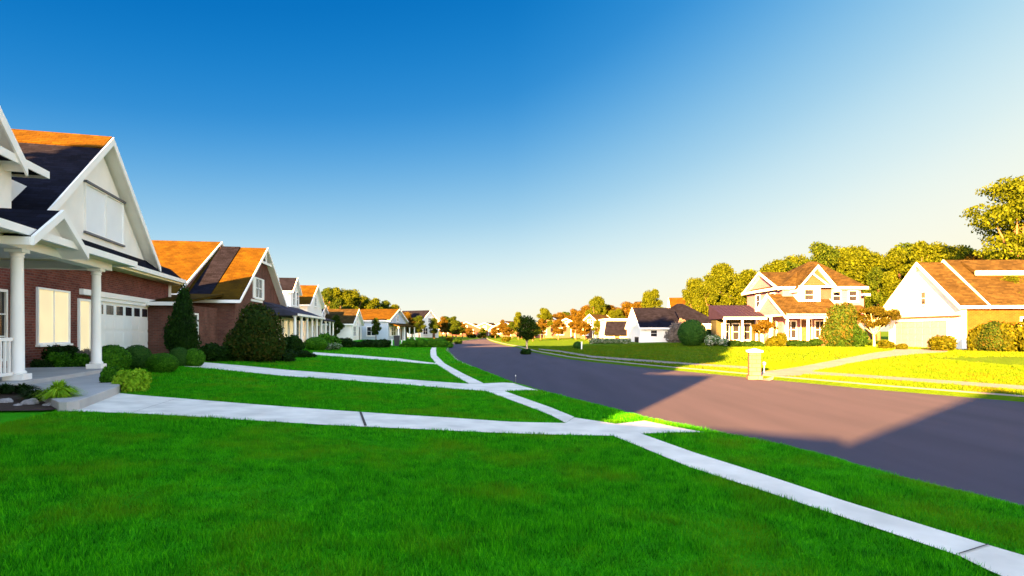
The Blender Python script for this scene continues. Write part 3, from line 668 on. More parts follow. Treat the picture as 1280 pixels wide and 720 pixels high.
# simple complete house
def cottage(label, px, Z, w, d, ze, zr, rot, wm, rm, group=None, win=GLASS, gar=False, dy=0, chim=False, base=.3, shut=None, porch=False):
    X, Y = at(px, Z); r = thing('house', label, 'house', (X, Y+dy, 0), rot, group)
    a = -w/2; b = w/2
    MB().prism([(a,base),(b,base),(b,ze),(0,zr-.12),(a,ze)], 0, d).build('wall', wm, r)
    rf = gable_y(r, a, b, 0, d, ze+.08, zr, rm, oh=.3, ohg=.3, th=.12, tw=.18, ends=(1,1))
    if chim: MB().box(.5, 1.2, d*.6, d*.6+.6, zr-.9, zr+.9).box(.42, 1.28, d*.6-.08, d*.6+.68, zr+.902, zr+1.0).build('chimney', BRICKB, rf)
    hh = min(2.3, ze-.3)
    if gar: garage(r, front(0), a+.12*w, a+.55*w, base+.02, hh, 4, 5, 3)
    else: window(r, front(0), a+.15*w, a+.38*w, 1.1, hh, 2, 2, win, shut=shut)
    door(r, front(0), b-.36*w, b-.36*w+.95, base+.1, hh)
    if zr-ze > 1.2: window(r, front(0), -.45, .45, ze-.1, ze+.75, 2, 2, win)
    for mp in (left(a), right(b)):
        for k in range(2): window(r, mp, d*(.2+.4*k), d*(.2+.4*k)+1.2, 1.1, hh, 2, 2, win)
    if porch:
        MB().slab([(a,-1.6,2.45),(b,-1.6,2.45),(b,-.01,2.9),(a,-.01,2.9)], .12).build('porch_roof', rm, r)
        for k in range(4): column(r, a+.2+(w-.4)*k/3, -1.45, base, 2.32, .09)
    return r
x, y = f2(21, 0)
cottage('small white fronted house with a short orange roof behind the slate porch roofs', 394, 64, 7, 7, 4.6, 6.8, 97, WSIDE, TERy)
cottage('pale stucco gable half hidden by dark trees beyond the slate porch roofs', 404, 74, 6.5, 7, 3.5, 5.0, 98, STUCCO, DARKy)
cottage('small white gabled house with a brown roof, left of the long orange roof', 446, 78, 8.5, 9, 2.7, 4.7, 96, WSIDE, BRNy)
cottage('far house with a long bright orange roof and a pale blue gable end', 497, 88, 10, 9.5, 3.3, 5.1, 86, BLUES, TERy, shut=WHITE, porch=True)
fg = 'small far houses at the end of the street'
for lb, px, Z, w, d, ze, zr, rot, wm, rm in [
    ('tiny white gabled house between two trees far down the left side', 537, 118, 6, 7, 3.6, 6.0, 60, WSIDE, DARKy),
    ('far tan house with a brown roof just left of where the road ends', 582, 158, 9, 9, 2.4, 4.3, 25, TAN, BRNy),
    ('far rosy house with a brown roof directly beyond the end of the road', 606, 168, 9, 9, 2.4, 4.2, -15, TAN, BRNy),
    ('far rosy house with an orange roof right of where the road ends', 630, 152, 8, 9, 2.5, 4.4, -30, TAN, TERy),
    ('sunlit peach house under autumn trees, right of the young roadside tree', 688, 118, 7, 7, 3.0, 4.8, -20, TAN, TERy),
    ('low sunlit rosy house in the middle of the autumn trees', 709, 112, 8, 8, 2.8, 4.2, -50, TAN, TERy),
    ('narrow sunlit house with a steep pale gable, left of the dark flat topped house', 738, 98, 4, 5, 2.9, 4.6, -40, TAN, BRNy),
    ('sunlit white gabled house touching the dark flat topped house', 754, 92, 3.2, 5, 2.4, 3.6, -35, WSIDE, BRNy)]:
    cottage(lb, px, Z, w, d, ze, zr, rot, wm, rm, fg)
cottage('big orange roofed house seen over the dark barn roof', 838, 98, 9, 12, 4.4, 7.4, -100, TAN, TERy)

# dark flat-topped house
X, Y = at(757, 78)
hd = thing('house', 'charcoal roofed low house with a pale flat roof line, left of the white barn', 'house', (X, Y, 0), 0)
MB().box(0, 3.4, 0, 6, .3, 2.0).build('wall', GREYS, hd)
MB().add([(-.3,-.6,1.3),(3.6,-.6,1.3),(3.4,.8,3.1),(.2,.8,3.1),(-.3,-.6,1.15),(3.6,-.6,1.15),(3.4,.8,1.15),(.2,.8,1.15)], [(0,1,2,3),(4,5,6,7),(0,1,5,4),(1,2,6,5),(2,3,7,6),(3,0,4,7)]).build('lower_roof', DARKx, hd)
MB().box(.1, 3.3, .9, 6, 2.0, 3.2).build('upper_wall', GREYS, hd)
MB().box(-.1, 3.4, .7, 6.2, 3.202, 3.42).build('roof', GREYS, hd)
door(hd, front(0), 1.2, 1.9, .3, 1.12); window(hd, left(0), 2, 3.2, 1.0, 1.8, 2, 1)

# white barn
X = 14.75
br = thing('barn', 'small white barn with charcoal gable roof and black opening beyond the right lawn', 'barn', (X, 73.8, 0), -90)
MB().prism([(0,.3),(7.6,.3),(7.6,2.25),(3.8,4.35),(0,2.25)], 0, 3.4).build('wall', WSIDE, br)
rf = gable_y(br, 0, 7.6, 0, 4.6, 2.32, 4.55, DARKy, oh=.35, ohg=.15, th=.14, tw=.18)
MB().box(4.7, 7.0, -.04, -.004, .32, 1.02).build('barn_opening', mat('black_opening', (.004,.004,.005), .9, .1), br)
MB().box(4.6, 4.698, -.05, -.001, .32, 1.1).box(7.002, 7.1, -.05, -.001, .32, 1.1).box(4.6, 7.1, -.05, -.001, 1.102, 1.18).build('opening_frame', WHITE, br)
MB().box(1.2, 6.4, -.05, -.003, 2.15, 2.35).build('belt_trim', WHITE, br)
window(br, right(7.6), 1.2, 1.9, 1.1, 1.8, 1, 2, t=.06)
X, Y = at(846, 70)
hb = thing('house', 'charcoal hip roofed house joined behind the right end of the white barn', 'house', (X, Y, 0), 0)
MB().box(-2.2, 5, 0, 6, .3, 2.6).build('wall', GREYS, hb); hip(hb, -2.2, 5, 0, 6, 2.6, 5.2, DARKx, rx=(.9,1.6))
window(hb, front(0), .2, 1.2, 1.0, 2.1); door(hb, front(0), 2.2, 3.1, .35, 2.2)

# ------------------------------------------------------------------ R2, the porch house on the right
r2 = thing('house', 'two storey cream house with hipped brown roof and gabled porch on white columns', 'house', (24.9, 53, 0), 0)
MB().box(0, 7.2, 0, 8, .35, 5.75).build('wall', CREAM, r2)
hip(r2, 0, 7.2, 0, 8, 5.77, 8.6, BRNx, oh=.4, rx=(4.5,5.2))
gable_x(r2, 0, 4.2, .2, 7.8, 5.85, 7.55, BRNx, oh=.35, ohg=.45, ends=(1,0), tw=.22)
MB().add([(0,.2,5.752),(0,7.8,5.752),(0,4,7.38),(3.5,.2,5.752),(3.5,7.8,5.752),(3.5,4,7.38)], [(0,1,2),(3,4,5),(0,1,4,3),(1,2,5,4),(2,0,3,5)]).build('gable_wall', CREAM, r2)
OLIVE = siding('olive_siding', (.030,.034,.016))
MB().box(1.0, 3.0, -.9, -.01, 4.2, 5.7).build('bay_wall', WSIDE, r2)
MB().box(3.002, 4.2, -.5, -.01, 4.2, 5.7).build('bay_wall', mat('tan_wall', (.06,.03,.03), .7, .1), r2)
fgm = gable_y(r2, 1.0, 4.2, -.9, 3, 5.78, 7.65, BRNy, oh=.3, ohg=.35, tw=.2, ends=(1,0), name='front_gable')
MB().prism([(1.0,5.72),(4.2,5.72),(2.6,7.5)], -.88, 2.5).build('gable_wall', OLIVE, fgm)
MB().hexa([(2.1,-1.12,6.9),(3.55,-1.12,5.8),(3.55,-1.05,5.8),(2.1,-1.05,6.9)], [(2.1,-1.12,7.06),(3.7,-1.12,5.86),(3.7,-1.05,5.86),(2.1,-1.05,7.06)]).box(.95,4.25,-1.12,-1.04,5.66,5.8).build('gable_truss', WHITE, fgm)
window(r2, front(-.9), 1.55, 2.35, 4.55, 5.45, 1, 2)
window(r2, front(0), 4.6, 5.3, 4.5, 5.4, 1, 2); window(r2, front(0), 6.1, 6.8, 4.5, 5.4, 1, 2)
window(r2, left(0), 4.8, 5.7, 4.1, 5.3, 1, 2); window(r2, left(0), 1.6, 2.4, 4.3, 5.3, 1, 2)
pw = gable_x(r2, -1.0, 3.8, -2.9, 3.7, 3.2, 5.15, BRNx, oh=.3, ohg=.25, ends=(1,1), tw=.2, name='porch_roof')
MB().add([(-1,-2.8,3.2),(-1,3.6,3.2),(-1,.4,5.0),(-.85,-2.8,3.2),(-.85,3.6,3.2),(-.85,.4,5.0)], [(0,1,2),(3,4,5),(0,1,4,3),(1,2,5,4),(2,0,3,5)]).build('gable_wall', CREAM, pw)
for (cx, cy) in ((-.9,-2.8), (-.9,.4), (-.9,3.5), (.9,-2.8), (2.4,-2.8), (3.6,-2.8), (3.6,-.6)): column(r2, cx, cy, .62, 3.05, .12)
MB().box(-1.05,3.85,-2.95,-2.7,3.052,3.2).box(-1.05,-.8,-2.698,3.65,3.052,3.2).build('porch_beam', WHITE, r2)
MB().box(-1.15, 3.9, -3.05, -.01, .3, .62).box(-1.15,-.01,0,3.7,.3,.62).build('porch_floor', CONC, r2)
window(r2, front(0), .3, 1.2, 1.1, 2.6, 2, 2); door(r2, front(0), 1.7, 2.6, .65, 2.75); window(r2, front(0), 3.0, 3.8, 1.1, 2.6, 2, 2)
window(r2, left(0), 1.2, 2.6, 1.1, 2.6, 2, 2)
MB().slab([(3.9,-1.2,3.5),(7.4,-1.2,3.5),(7.2,-.01,4.1),(3.9,-.01,4.1)], .14).build('lower_roof', BRNx, r2)
window(r2, front(0), 5.0, 6.4, 1.1, 2.6, 3, 2)
wg = MB().add([(-5.1,.8,3.0),(-1.1,.8,3.0),(-1.1,5,4.3),(-5.1,5,4.3),(-5.1,.8,2.86),(-1.1,.8,2.86),(-1.1,5,2.86),(-5.1,5,2.86)], [(0,1,2,3),(4,5,6,7),(0,1,5,4),(1,2,6,5),(2,3,7,6),(3,0,4,7)]).build('side_porch_roof', mat('purple_metal', (.016,.012,.030), .6, .15, 2, spec=.05), r2)
sm_ = MB()
for i in range(11): sm_.hexa([(-5.05+i*.39,.82,3.012),(-5.01+i*.39,.82,3.012),(-5.01+i*.39,4.98,4.30),(-5.05+i*.39,4.98,4.30)], [(-5.05+i*.39,.82,3.05),(-5.01+i*.39,.82,3.05),(-5.01+i*.39,4.98,4.34),(-5.05+i*.39,4.98,4.34)])
sm_.build('roof_seam', MATS['purple_metal'], wg)
MB().box(-5.15,-1.12,.72,.798,2.80,3.02).build('gutter', WHITE, wg)
for xx in (-4.95, -3.3, -1.5): column(r2, xx, 1.0, .55, 2.86, .11)
MB().box(-4.9,-1.16,3.4,4.9,.35,2.85).build('wall', OLIVE, r2)
for xx in (-4.3,-3.3,-2.2): window(r2, front(3.4), xx, xx+.6, .9, 2.4, 1, 2)
MB().box(-5.1,-1.16,.85,3.39,.3,.55).build('side_porch_floor', CONC, r2)
MB().box(7.202, 9.0, 2.5, 7, .35, 5.1).build('wall', CREAM, r2); hip(r2, 7.2, 9.0, 2.5, 7, 5.3, 5.9, BRNx, oh=.35, rx=(7.6,8.0))
MB().box(5.6,6.1,4.6,5.1,7.6,8.9).build('chimney', BRICKB, r2) if False else None

# ------------------------------------------------------------------ R1, the garage house on the right
r1 = thing('house', 'sunlit white gabled garage house with orange brick side wall at the far right', 'house', (31.4, 48, 0), -92)
MB().prism([(0,.35),(8.2,.35),(8.2,3.5),(4.1,6.75),(0,3.5)], 0, .3).build('gable_wall', STUCCO, r1)
MB().prism([(.05,.35),(8.15,.35),(8.15,3.45),(4.1,6.65),(.05,3.45)], .302, 17).build('wall', BRICKO, r1)
gable_y(r1, 0, 8.2, 0, 1.2, 3.72, 6.95, BRNy, oh=.35, ohg=.4, tw=.24, ends=(1,0))
gable_y(r1, 0, 8.2, 1.75, 17, 3.80, 7.12, BRNy, oh=.42, ohg=.15, tw=.24, ends=(1,1))
garage(r1, front(0), .9, 6.8, .40, 2.45, 4, 7, 0, m=mat('cream_door', (.16,.14,.22), .5, .03, 2), lit_to=.9)
MB().box(.1, 8.1, -.12, -.003, 2.68, 2.82).build('belt_trim', mat('shadow_line_trim', (.05,.035,.03), .7, .1), r1)  # brown colour stands in for the shadow line above the garage door
MB().box(7.6, 8.25, -.05, -.003, .36, 2.66).build('corner_board', WHITE, r1)
window(r1, front(0), 4.0, 4.55, 3.75, 4.65, 1, 2, GLASS, shut=WHITE)
dm = MB().hexa([(4.5,2.6,6.75),(6.0,2.6,5.80),(6.0,13,5.80),(4.5,13,6.75)], [(4.5,2.6,7.0),(6.0,2.6,6.05),(6.0,13,6.05),(4.5,13,7.0)]).build('dormer_roof', BRNy, r1)
MB().box(6.003, 6.07, 2.5, 13.1, 5.78, 6.08).build('dormer_fascia', WHITE, dm)
MB().box(5.0, 5.85, 2.8, 12.8, 4.9, 5.85).build('dormer', BRICKO, r1)
for u in (4, 8, 12): window(r1, right(8.15), u, u+1.4, 1.2, 2.6, 2, 2)

# ------------------------------------------------------------------ unseen house added behind the photographer, roofs shaped for the shadow edges
def uv(u, v): c, s = math.cos(R(SUN_AZ)), math.sin(R(SUN_AZ)); return u*c+v*s, -u*s+v*c
X, Y = uv(0, -12)
nb = thing('house', 'unseen brick house added behind the viewpoint, its roofs shaped to shade the street', 'house', (X, Y, 0), -SUN_AZ)
MB().prism([(.1,.2),(8.9,.2),(8.9,4.2),(4.5,6.6),(.1,4.2)], -10, -.4).build('wall', BRICK, nb)
gable_y(nb, .1, 8.9, -10, -.4, 4.42, 6.90, DARKy, oh=.45, ohg=.4)
MB().box(-3.298, .098, -6, -1, .2, 3.8).build('wall', BRICK, nb); MB().box(-10.4, -3.3, -6.5, -.8, .2, 6.0).build('wall', BRICK, nb); gable_x(nb, -10.3, -3.38, -6.5, -.8, 6.0, 8.2, DARKx, oh=.3, ohg=.2)
gable_x(nb, -3.1, 0, -6, -1, 3.8, 5.52, DARKx, oh=.4, ohg=.45)
gl = lambda u, w, z: (u, -.4+w, z)
window(nb, gl, 1.5, 3.2, 1.2, 2.8, 2, 2); window(nb, gl, 6.3, 8.0, 1.2, 2.8, 2, 2); window(nb, gl, 4.0, 5.6, 4.2, 5.4, 2, 2)
door(nb, gl, 4.2, 5.3, .3, 2.5)

# ------------------------------------------------------------------ trees
tp = [tree_proto(s, 'broad', 10, LTREE, n=20000, size=.13) for s in (3, 8)]
tdk = [tree_proto(s, 'broad', 10, LDTREE, n=20000, size=.13) for s in (5, 12)]
tau = [tree_proto(s, 'broad', 10, LAUT, n=18000, size=.14) for s in (21, 33)]
tcn = tree_proto(41, 'cone', 10, LDTREE, n=6500, size=.2, trunk=.08, spread=.25)
ttr = tree_proto(52, 'tier', 10, LTREE, n=26000, size=.10, trunk=.15, spread=.42)
tbig = tree_proto(61, 'broad', 10, LDTREE, n=26000, size=.20, trunk=.1, spread=.42)
def T(px, Z, top, pr, label, w=1., group=None, rot=None):
    X, Y = at(px, Z); h = (414-top)*Z/F+CAMZ-g(X, Y)+.1
    return tree(pr, X, Y, h, label, group, w, rot)
gl_ = 'trees behind the left hand houses'; gr_ = 'trees behind the right hand houses'; gf = 'far trees round the end of the street'
for a in [(408,84,356,tdk[0],'dark tree rising beside the pale stucco gable behind the slate porch roofs',.8),
          (424,96,355,tp[0],'bright topped tree, leftmost of the pair over the small brown roofed house',.85),
          (440,98,358,tp[1],'bright topped tree directly over the small white gabled house with a brown roof',.9),
          (432,88,380,tdk[1],'low dark tree between the brown roofed gable and the bright topped pair',1.2),
          (466,100,369,tp[0],'round golden tree over the left end of the long orange roof',.9),
          (481,104,373,tdk[0],'dark green tree over the middle of the long orange roof',.85),
          (448,104,364,tp[0],'bright narrow crown in the gap between the two bright topped pairs',.9),(492,112,378,tp[1],'small bright crown over the right end of the long orange roof',1.),
          (420,72,392,tdk[1],'small dark garden tree before the brown roofed white gable',.9),(470,80,396,tdk[0],'small dark garden tree standing against the pale blue side wall',.7),
          (455,94,392,tdk[1],'dark low tree between the small white gable and the long orange roof',.9)]:
    T(a[0], a[1], a[2], a[3], a[4], a[5], gl_)
for a in [(508,96,386,tau[0],'orange tinged tree hiding the right end of the long orange roof',.8),
          (524,108,393,tdk[0],'dark green tree standing left of the tiny white gabled house',.9),
          (543,112,396,tdk[1],'dark tree just right of the tiny white gabled house',.8),
          (553,116,395,tau[1],'small yellow orange tree between two dark green ones left of the road end',.8),
          (566,118,394,tdk[0],'dark round tree closest to the left edge of the road end',.95),
          (578,140,402,tau[0],'low orange tree beside the left of the far tan house',1.),
          (594,180,404,tau[1],'flat topped autumn tree behind the far rosy house',1.5),
          (613,185,404,tau[0],'wide autumn tree beyond the very end of the road',1.5),
          (628,150,399,tau[1],'golden tree beside the far orange roofed house',.9),
          (640,128,401,tdk[1],'dark bushy tree left of the young roadside tree',1.),
          (648,110,388,tp[1],'yellow green tree behind the young roadside tree',.7),
          (680,112,382,tp[0],'tall yellow green tree just right of the young roadside tree',.85),
          (700,124,387,tau[0],'orange tree above the low sunlit rosy house',.9),
          (716,120,385,tau[1],'golden tree in the middle of the autumn group',.9),
          (728,110,384,tau[0],'broad orange tree left of the tallest tree in the autumn group',.95),
          (745,108,367,tp[1],'tallest green topped tree in the autumn group, with pale limbs',.75),
          (762,112,377,tau[0],'orange tree over the dark flat topped house',1.1),
          (782,115,376,tau[1],'orange tree behind the peak of the white barn',1.2),
          (800,112,372,tau[0],'low orange tree behind the middle of the barn roof',1.),
          (587,128,408,tau[0],'small orange tree left in front of the far tan house',1.2),(603,134,409,tdk[1],'small dark tree in front of the far rosy house',1.2),
          (619,130,408,tau[1],'small golden tree right of the small dark one at the road end',1.3),(634,118,407,tau[0],'low orange tree at the right kerb near the road end',1.2),
          (573,150,404,tau[1],'flat golden tree between the orange one and the far tan house',1.6),(622,175,404,tau[1],'low broad autumn tree behind the far orange roofed rosy house',1.6),
          (604,190,403,tp[0],'yellow green tree at the centre of the skyline beyond the road',1.6),(643,160,402,tau[0],'autumn tree behind the dark bushy one near the road end',1.5),
          (690,128,392,tp[1],'yellow green tree over the sunlit peach house',1.2),(735,118,380,tau[1],'golden tree behind the narrow steep gable',1.1),(770,108,384,tp[0],'yellow green low tree behind the dark flat topped house',1.1),
          (529,122,391,tp[0],'yellow green crown behind the dark tree left of the tiny white house',1.1),(558,130,394,tdk[0],'dark crown behind the two small trees left of the road end',1.3),
          (570,110,399,tdk[1],'dark low tree at the left kerb near the road end',1.2),(515,102,396,tdk[1],'dark low crown beside the orange tinged tree',1.2),
          (652,120,395,tdk[0],'dark crown behind the young roadside tree',1.2),(708,130,388,tdk[0],'dark green crown between orange ones in the autumn group',1.2),
          (756,120,378,tdk[0],'dark green crown left of the dark flat topped house',1.1),(792,118,377,tp[1],'yellow green crown behind the ridge of the white barn',1.2),
          (676,98,398,tau[1],'low golden tree in front of the sunlit peach house',1.1),(698,94,396,tau[0],'orange tree standing before the low sunlit rosy house',1.0),
          (720,92,394,tau[1],'golden tree with a low crown between the rosy and the narrow steep house',1.0),(731,88,400,tau[0],'small orange tree at the left of the narrow steep gable',1.0),
          (747,84,398,tp[0],'small yellow green tree between the two pale gables by the flat topped house',.9),(666,90,402,tdk[0],'dark low tree right behind the young roadside tree',1.3)]:
    T(a[0], a[1], a[2], a[3], a[4], a[5], gf)
for a in [(815,104,357,tp[0],'upright yellow green tree over the barn roof, left of the orange roof',.7),
          (868,84,343,tp[1],'yellow green tree leaning against the left side of the big round tree',.75),
          (902,80,321,tp[0],'big round olive tree left of the two storey porch house',.80),
          (885,76,352,tp[1],'short tree in front of the big round olive tree',.8),
          (925,82,352,tdk[1],'dark low tree over the purple metal porch roof',.9),
          (940,86,332,tp[1],'tree with a sloping crown behind the left gable of the porch house',1.),
          (968,88,318,tp[0],'tree rising over the left slope of the hipped brown roof',.8),
          (1000,98,312,tp[1],'tree crown behind the peak of the hipped brown roof',.8),
          (1030,90,296,tdk[0],'tallest broad tree directly behind the two storey porch house',.75),
          (1070,92,300,tp[0],'broad bright tree behind the right end of the porch house',.8),
          (1098,80,330,tdk[1],'dark tree in the gap between the two right hand houses',.75),
          (1125,78,303,tp[1],'golden green tree above the left rake of the white garage gable',.7),
          (1160,74,292,tp[0],'yellow tree directly above the peak of the white garage gable',.75),
          (1195,72,300,tp[1],'yellow tree over the brown roof of the garage house',.8),
          (985,92,322,tdk[1],'dark crown filling behind the left slope of the hipped brown roof',1.3),(1052,96,302,tp[1],'yellow green crown between the tallest broad tree and the bright one',1.1),
          (1085,90,306,tp[0],'rounded bright crown over the right eave of the porch house',1.1),(1142,82,298,tdk[0],'dark green crown behind the left rake of the garage gable',1.1),
          (1178,80,297,tp[0],'broad yellow crown over the right rake of the garage gable',1.2),(1210,76,304,tp[1],'wide yellow crown left of the very tall tree',1.2),
          (1240,70,306,tdk[0],'dark crown under the very tall layered tree',1.2),(952,94,336,tp[0],'small bright crown left of the porch house gable',1.2),
          (1222,68,312,tau[1],'low golden tree behind the brown roof of the garage house',.8)]:
    T(a[0], a[1], a[2], a[3], a[4], a[5], gr_)
T(1272, 60, 222, ttr, 'very tall layered tree rising over the roof at the right edge', .85, gr_)
T(1330, 62, 215, tp[0], 'very tall broad tree past the right edge beyond the garage house roof', .5, gr_)
T(1262, 42, 345, ttr, 'yellow green tiered tree in front of the brick side wall at the right edge', .9, 'garden trees on the right lawn')
# garden trees on the right
def GT(px, base, top, pr, label, w, group='garden trees on the right lawn', Z=None):
    X, Y = P(px, base) if Z is None else at(px, Z)
    h = (414-top)*Y/F+CAMZ-g(X, Y); return tree(pr, X, Y, h, label, group, w)
pal = tree_proto(71, 'broad', 10, LAUT, PALEBARK, 6000, .2, .42, .42)
GT(955, 431, 397, pal, 'small golden tree with a pale stem in front of the gabled porch', 1.2, Z=47)
lol = tree_proto(75, 'broad', 10, leafmat('olive_leaf', [(.012,.016,.001),(.03,.032,.002),(.055,.052,.004)], .2, pos=.8), PALEBARK, 16000, .16, .42, .55)
GT(1093, 434, 379, lol, 'rounded olive garden tree on two pale stems beside the white garage gable', 1.05, Z=46)
sap = tree_proto(77, 'broad', 10, LDTREE, PALEBARK, 5000, .18, .3, .34)
X, Y = P(658, 441.5); tree(sap, X+.05, Y, (414-388)*Y/F+1.5, 'young dark leaved tree on the right verge at the edge of the road', None, 1.1)
# unseen trees added outside the frame to keep the left of the street in shade
for u, v, h, i in [(-9,-18,17,0),(-12.5,-9,20,1),(-15.5,-14,22,0),(-18.5,-11,20,1),(-11,-24,22,1),(-16.5,-30,25,0)]:
    X, Y = uv(u, v); tree(tbig, X, Y, h, 'unseen tall dark tree added out of frame to shade the street', 'unseen trees added behind the viewpoint for shade', .9)

# ------------------------------------------------------------------ shrubs
BM = {'ball': ball(6500, .024), 'ballb': ball(4200, .034), 'far': ball(1800, .06),
      'darkball': ball(6000, .025, leafmat('dark_box_leaf', [(.008,.035,.006),(.02,.075,.01),(.045,.12,.015)], .1, pos=4)),
      'loose1': mound(1, 4500, .045, LBOX), 'loose2': mound(2, 4500, .045, LBOX), 'dark1': mound(3, 4500, .045, LDARK), 'dark2': mound(4, 4500, .045, LDARK),
      'rust': bush_mesh('bush', LRED, [((0,0,.38),(.52,.52,.38)),((.05,0,.62),(.42,.42,.34)),((-.1,.1,.75),(.28,.28,.25)),((.2,-.1,.3),(.4,.4,.3)),((-.22,-.1,.3),(.38,.38,.3))], 9000, .028, .8, .5, .8),
      'cone': bush_mesh('bush', LDARK, [((0,0,.22),(.36,.36,.24)),((0,0,.42),(.30,.30,.26)),((0,0,.62),(.22,.22,.24)),((.02,0,.80),(.13,.13,.19)),((-.1,.05,.3),(.3,.3,.26))], 8000, .022, .85, .5, .85),
      'flower': mound(9, 3500, .05, LWFLO), 'pink': mound(10, 3000, .05, LPINK), 'lime': mound(12, 3500, .05, LLIME, h=.3),
      'grey': mound(14, 4000, .03, LGREY), 'yellow': mound(15, 3500, .05, leafmat('gold_leaf', [(.016,.026,.001),(.038,.052,.002),(.075,.085,.004)], .25, pos=3))}
def B(px, base, wpx, hpx, kind, label, group=None, name='shrub', cat='shrub', Z=None, extra=0.):
    X, Y = P(px, base) if Z is None else at(px, Z)
    w = wpx*Y/F; h = hpx*Y/F
    return put(name, BM[kind], X, Y, label, cat, group, (w, w, h), random.uniform(0, 6.28), sink=.04)
gs = 'clipped shrubs by the nearest house'
B(171, 462, 33, 33, 'darkball', 'dark clipped ball shrub in front of the white garage door', gs)
B(203, 466, 36, 27, 'ball', 'bright green low clipped shrub, rightmost of those before the garage door', gs)
B(139, 467, 42, 38, 'ballb', 'leafy round shrub right of the porch column nearest the garage', gs)
B(160, 489, 46, 52, 'lime', 'lime green leafy shrub at the corner of the porch landing', None)
B(139, 486, 26, 38, 'loose2', 'small loose shrub tucked behind the lime green one by the landing', None)
B(95, 462, 38, 34, 'loose1', 'leafy shrub under the lit window, left of the column', 'shrubs beneath the lit window', Z=17.2)
B(72, 461, 34, 32, 'loose2', 'leafy shrub second from the column under the lit window', 'shrubs beneath the lit window', Z=17.0)
B(56, 462, 24, 26, 'dark1', 'dark low shrub against the brick at the porch side', 'shrubs beneath the lit window', Z=16.6)
B(104, 436, 20, 34, 'grey', 'thin twiggy shrub silhouetted against the lit panel beside the column', None, Z=18.5)
B(75, 436, 46, 38, 'dark2', 'dark shrub with ragged top in front of the lit window sill', None, Z=18.4)
B(229, 452, 50, 92, 'cone', 'tall dark conical evergreen at the right corner of the garage', None, Z=27)
B(214, 455, 28, 62, 'cone', 'shorter dark evergreen behind the tall conical one', None, Z=30)
B(224, 458, 24, 26, 'darkball', 'rounded dark shrub left of the pair at the foot of the tall evergreen', gs)
B(242, 458, 26, 24, 'ballb', 'small rounded shrub right of the pair at the foot of the tall evergreen', gs)
B(262, 452, 44, 34, 'dark1', 'dark low spreading shrub between the tall evergreen and the rusty bush', None)
B(285, 452, 36, 28, 'dark2', 'dark low shrub just left of the big rusty bush', None)
B(321, 452.5, 60, 74, 'rust', 'big dome shaped dark bush tinged rusty red in front of the brown brick gable', None)
B(352, 452, 34, 22, 'dark1', 'low dark ground hugging shrub right of the big rusty bush', None)
B(366, 445, 34, 34, 'dark2', 'dark green shrub before the white porch windows of the second house', None)
B(378, 447, 30, 14, 'dark1', 'low dark mound at the left end of the side walk', None)
B(408, 437, 34, 30, 'loose1', 'mid green loose shrub under the slate porch roofs', None)
B(395, 438, 28, 18, 'ballb', 'low clipped shrub left of the loose shrub under the slate porch roofs', None)
B(412, 438, 26, 14, 'flower', 'low pale flowering shrub in front of the loose shrub by the porch', None)
for i, (px, w, h) in enumerate([(432,24,16),(446,22,12),(458,20,13),(468,22,15),(480,22,14)]):
    B(px, 434.5, w, h, 'dark1' if i % 2 else 'dark2', ['dark shrub under the end of the porch roofs','dark low shrub before the small white gabled house','dark shrub right of the small white gable','dark shrub below the sunlit wall of the orange roofed house','dark shrub nearest the black bin'][i], 'dark shrubs in front of the far left houses')
for i in range(9):
    B(507+i*6.5, 434.5, 15, 12, 'ballb' if i % 2 else 'loose1', 'one of the clipped bright green shrubs forming the hedge across the far lawn', 'clipped shrubs forming the far hedge')
for i, (px, py, w, h) in enumerate([(572,430,12,10),(560,428,12,9),(588,425,14,7),(602,424.6,14,6),(618,425,14,6),(632,427,14,8)]):
    B(px, py, w, h, 'yellow' if i % 2 else 'dark2', ['low shrub by the left kerb near the road end','small golden shrub behind the left kerb shrub','low shrub across the left half of the road end','low shrub at the centre of the road end','low shrub across the right half of the road end','shrub at the right kerb near the road end'][i], 'low shrubs round the road end', Z=None if py > 426 else 138)
B(657, 443, 14, 11, 'dark1', 'small dark shrub at the foot of the young roadside tree', None)
B(722, 436, 11, 10, 'darkball', 'tiny dark shrub alone on the right lawn beside a pale post', None)
for i in range(8):
    B(741+i*6.2, 429.5, 11, 10, 'flower', 'one of the white flowering shrubs in the row left of the white barn', 'white flowering shrubs left of the barn')
B(847, 430, 34, 38, 'grey', 'grey brown rounded leafless bush at the right end of the barn', None, Z=64)
B(865, 432.5, 34, 34, 'darkball', 'big dark round shrub right of the barn', None)
B(889, 433, 22, 20, 'flower', 'white flowering shrub left of the purple roofed side porch', 'flowering shrubs before the side porch')
B(905, 433, 20, 14, 'flower', 'lower white flowering shrub touching the side porch', 'flowering shrubs before the side porch')
for i, (px, w, h, k) in enumerate([(893,40,26,'dark1'),(918,22,12,'dark2'),(932,22,11,'dark1'),(946,18,12,'dark1'),(965,22,17,'yellow'),(975,18,22,'yellow'),(990,22,12,'dark2'),(1005,24,12,'dark1'),(1020,22,14,'dark2'),(1032,20,22,'pink'),(1040,22,16,'dark1')]):
    B(px, 434, w, h, k, ['dark hedge like shrub behind the white flowers','low dark shrub before the side porch columns','dark low shrub between side porch and golden tree','dark shrub at the foot of the small golden tree','yellowish shrub behind the golden tree stem','taller yellowish shrub at the porch corner column','dark low shrub right of the porch corner','dark low shrub before the middle porch column','dark shrub before the porch door','pink flowering shrub by the last porch column','dark low shrub under the pink flowering one'][i], 'foundation shrubs of the porch house', Z=(62 if i == 0 else 46.5))
for i, (px, w, h, k) in enumerate([(1052,38,56,'rust'),(1064,34,44,'dark1'),(1046,26,34,'dark2')]):
    B(px, 436, w, h, k, ['tall dark rounded shrub at the right end of the porch house','wide dark shrub right of the tall rounded one','dark shrub between porch column and tall rounded shrub'][i], None, Z=46)
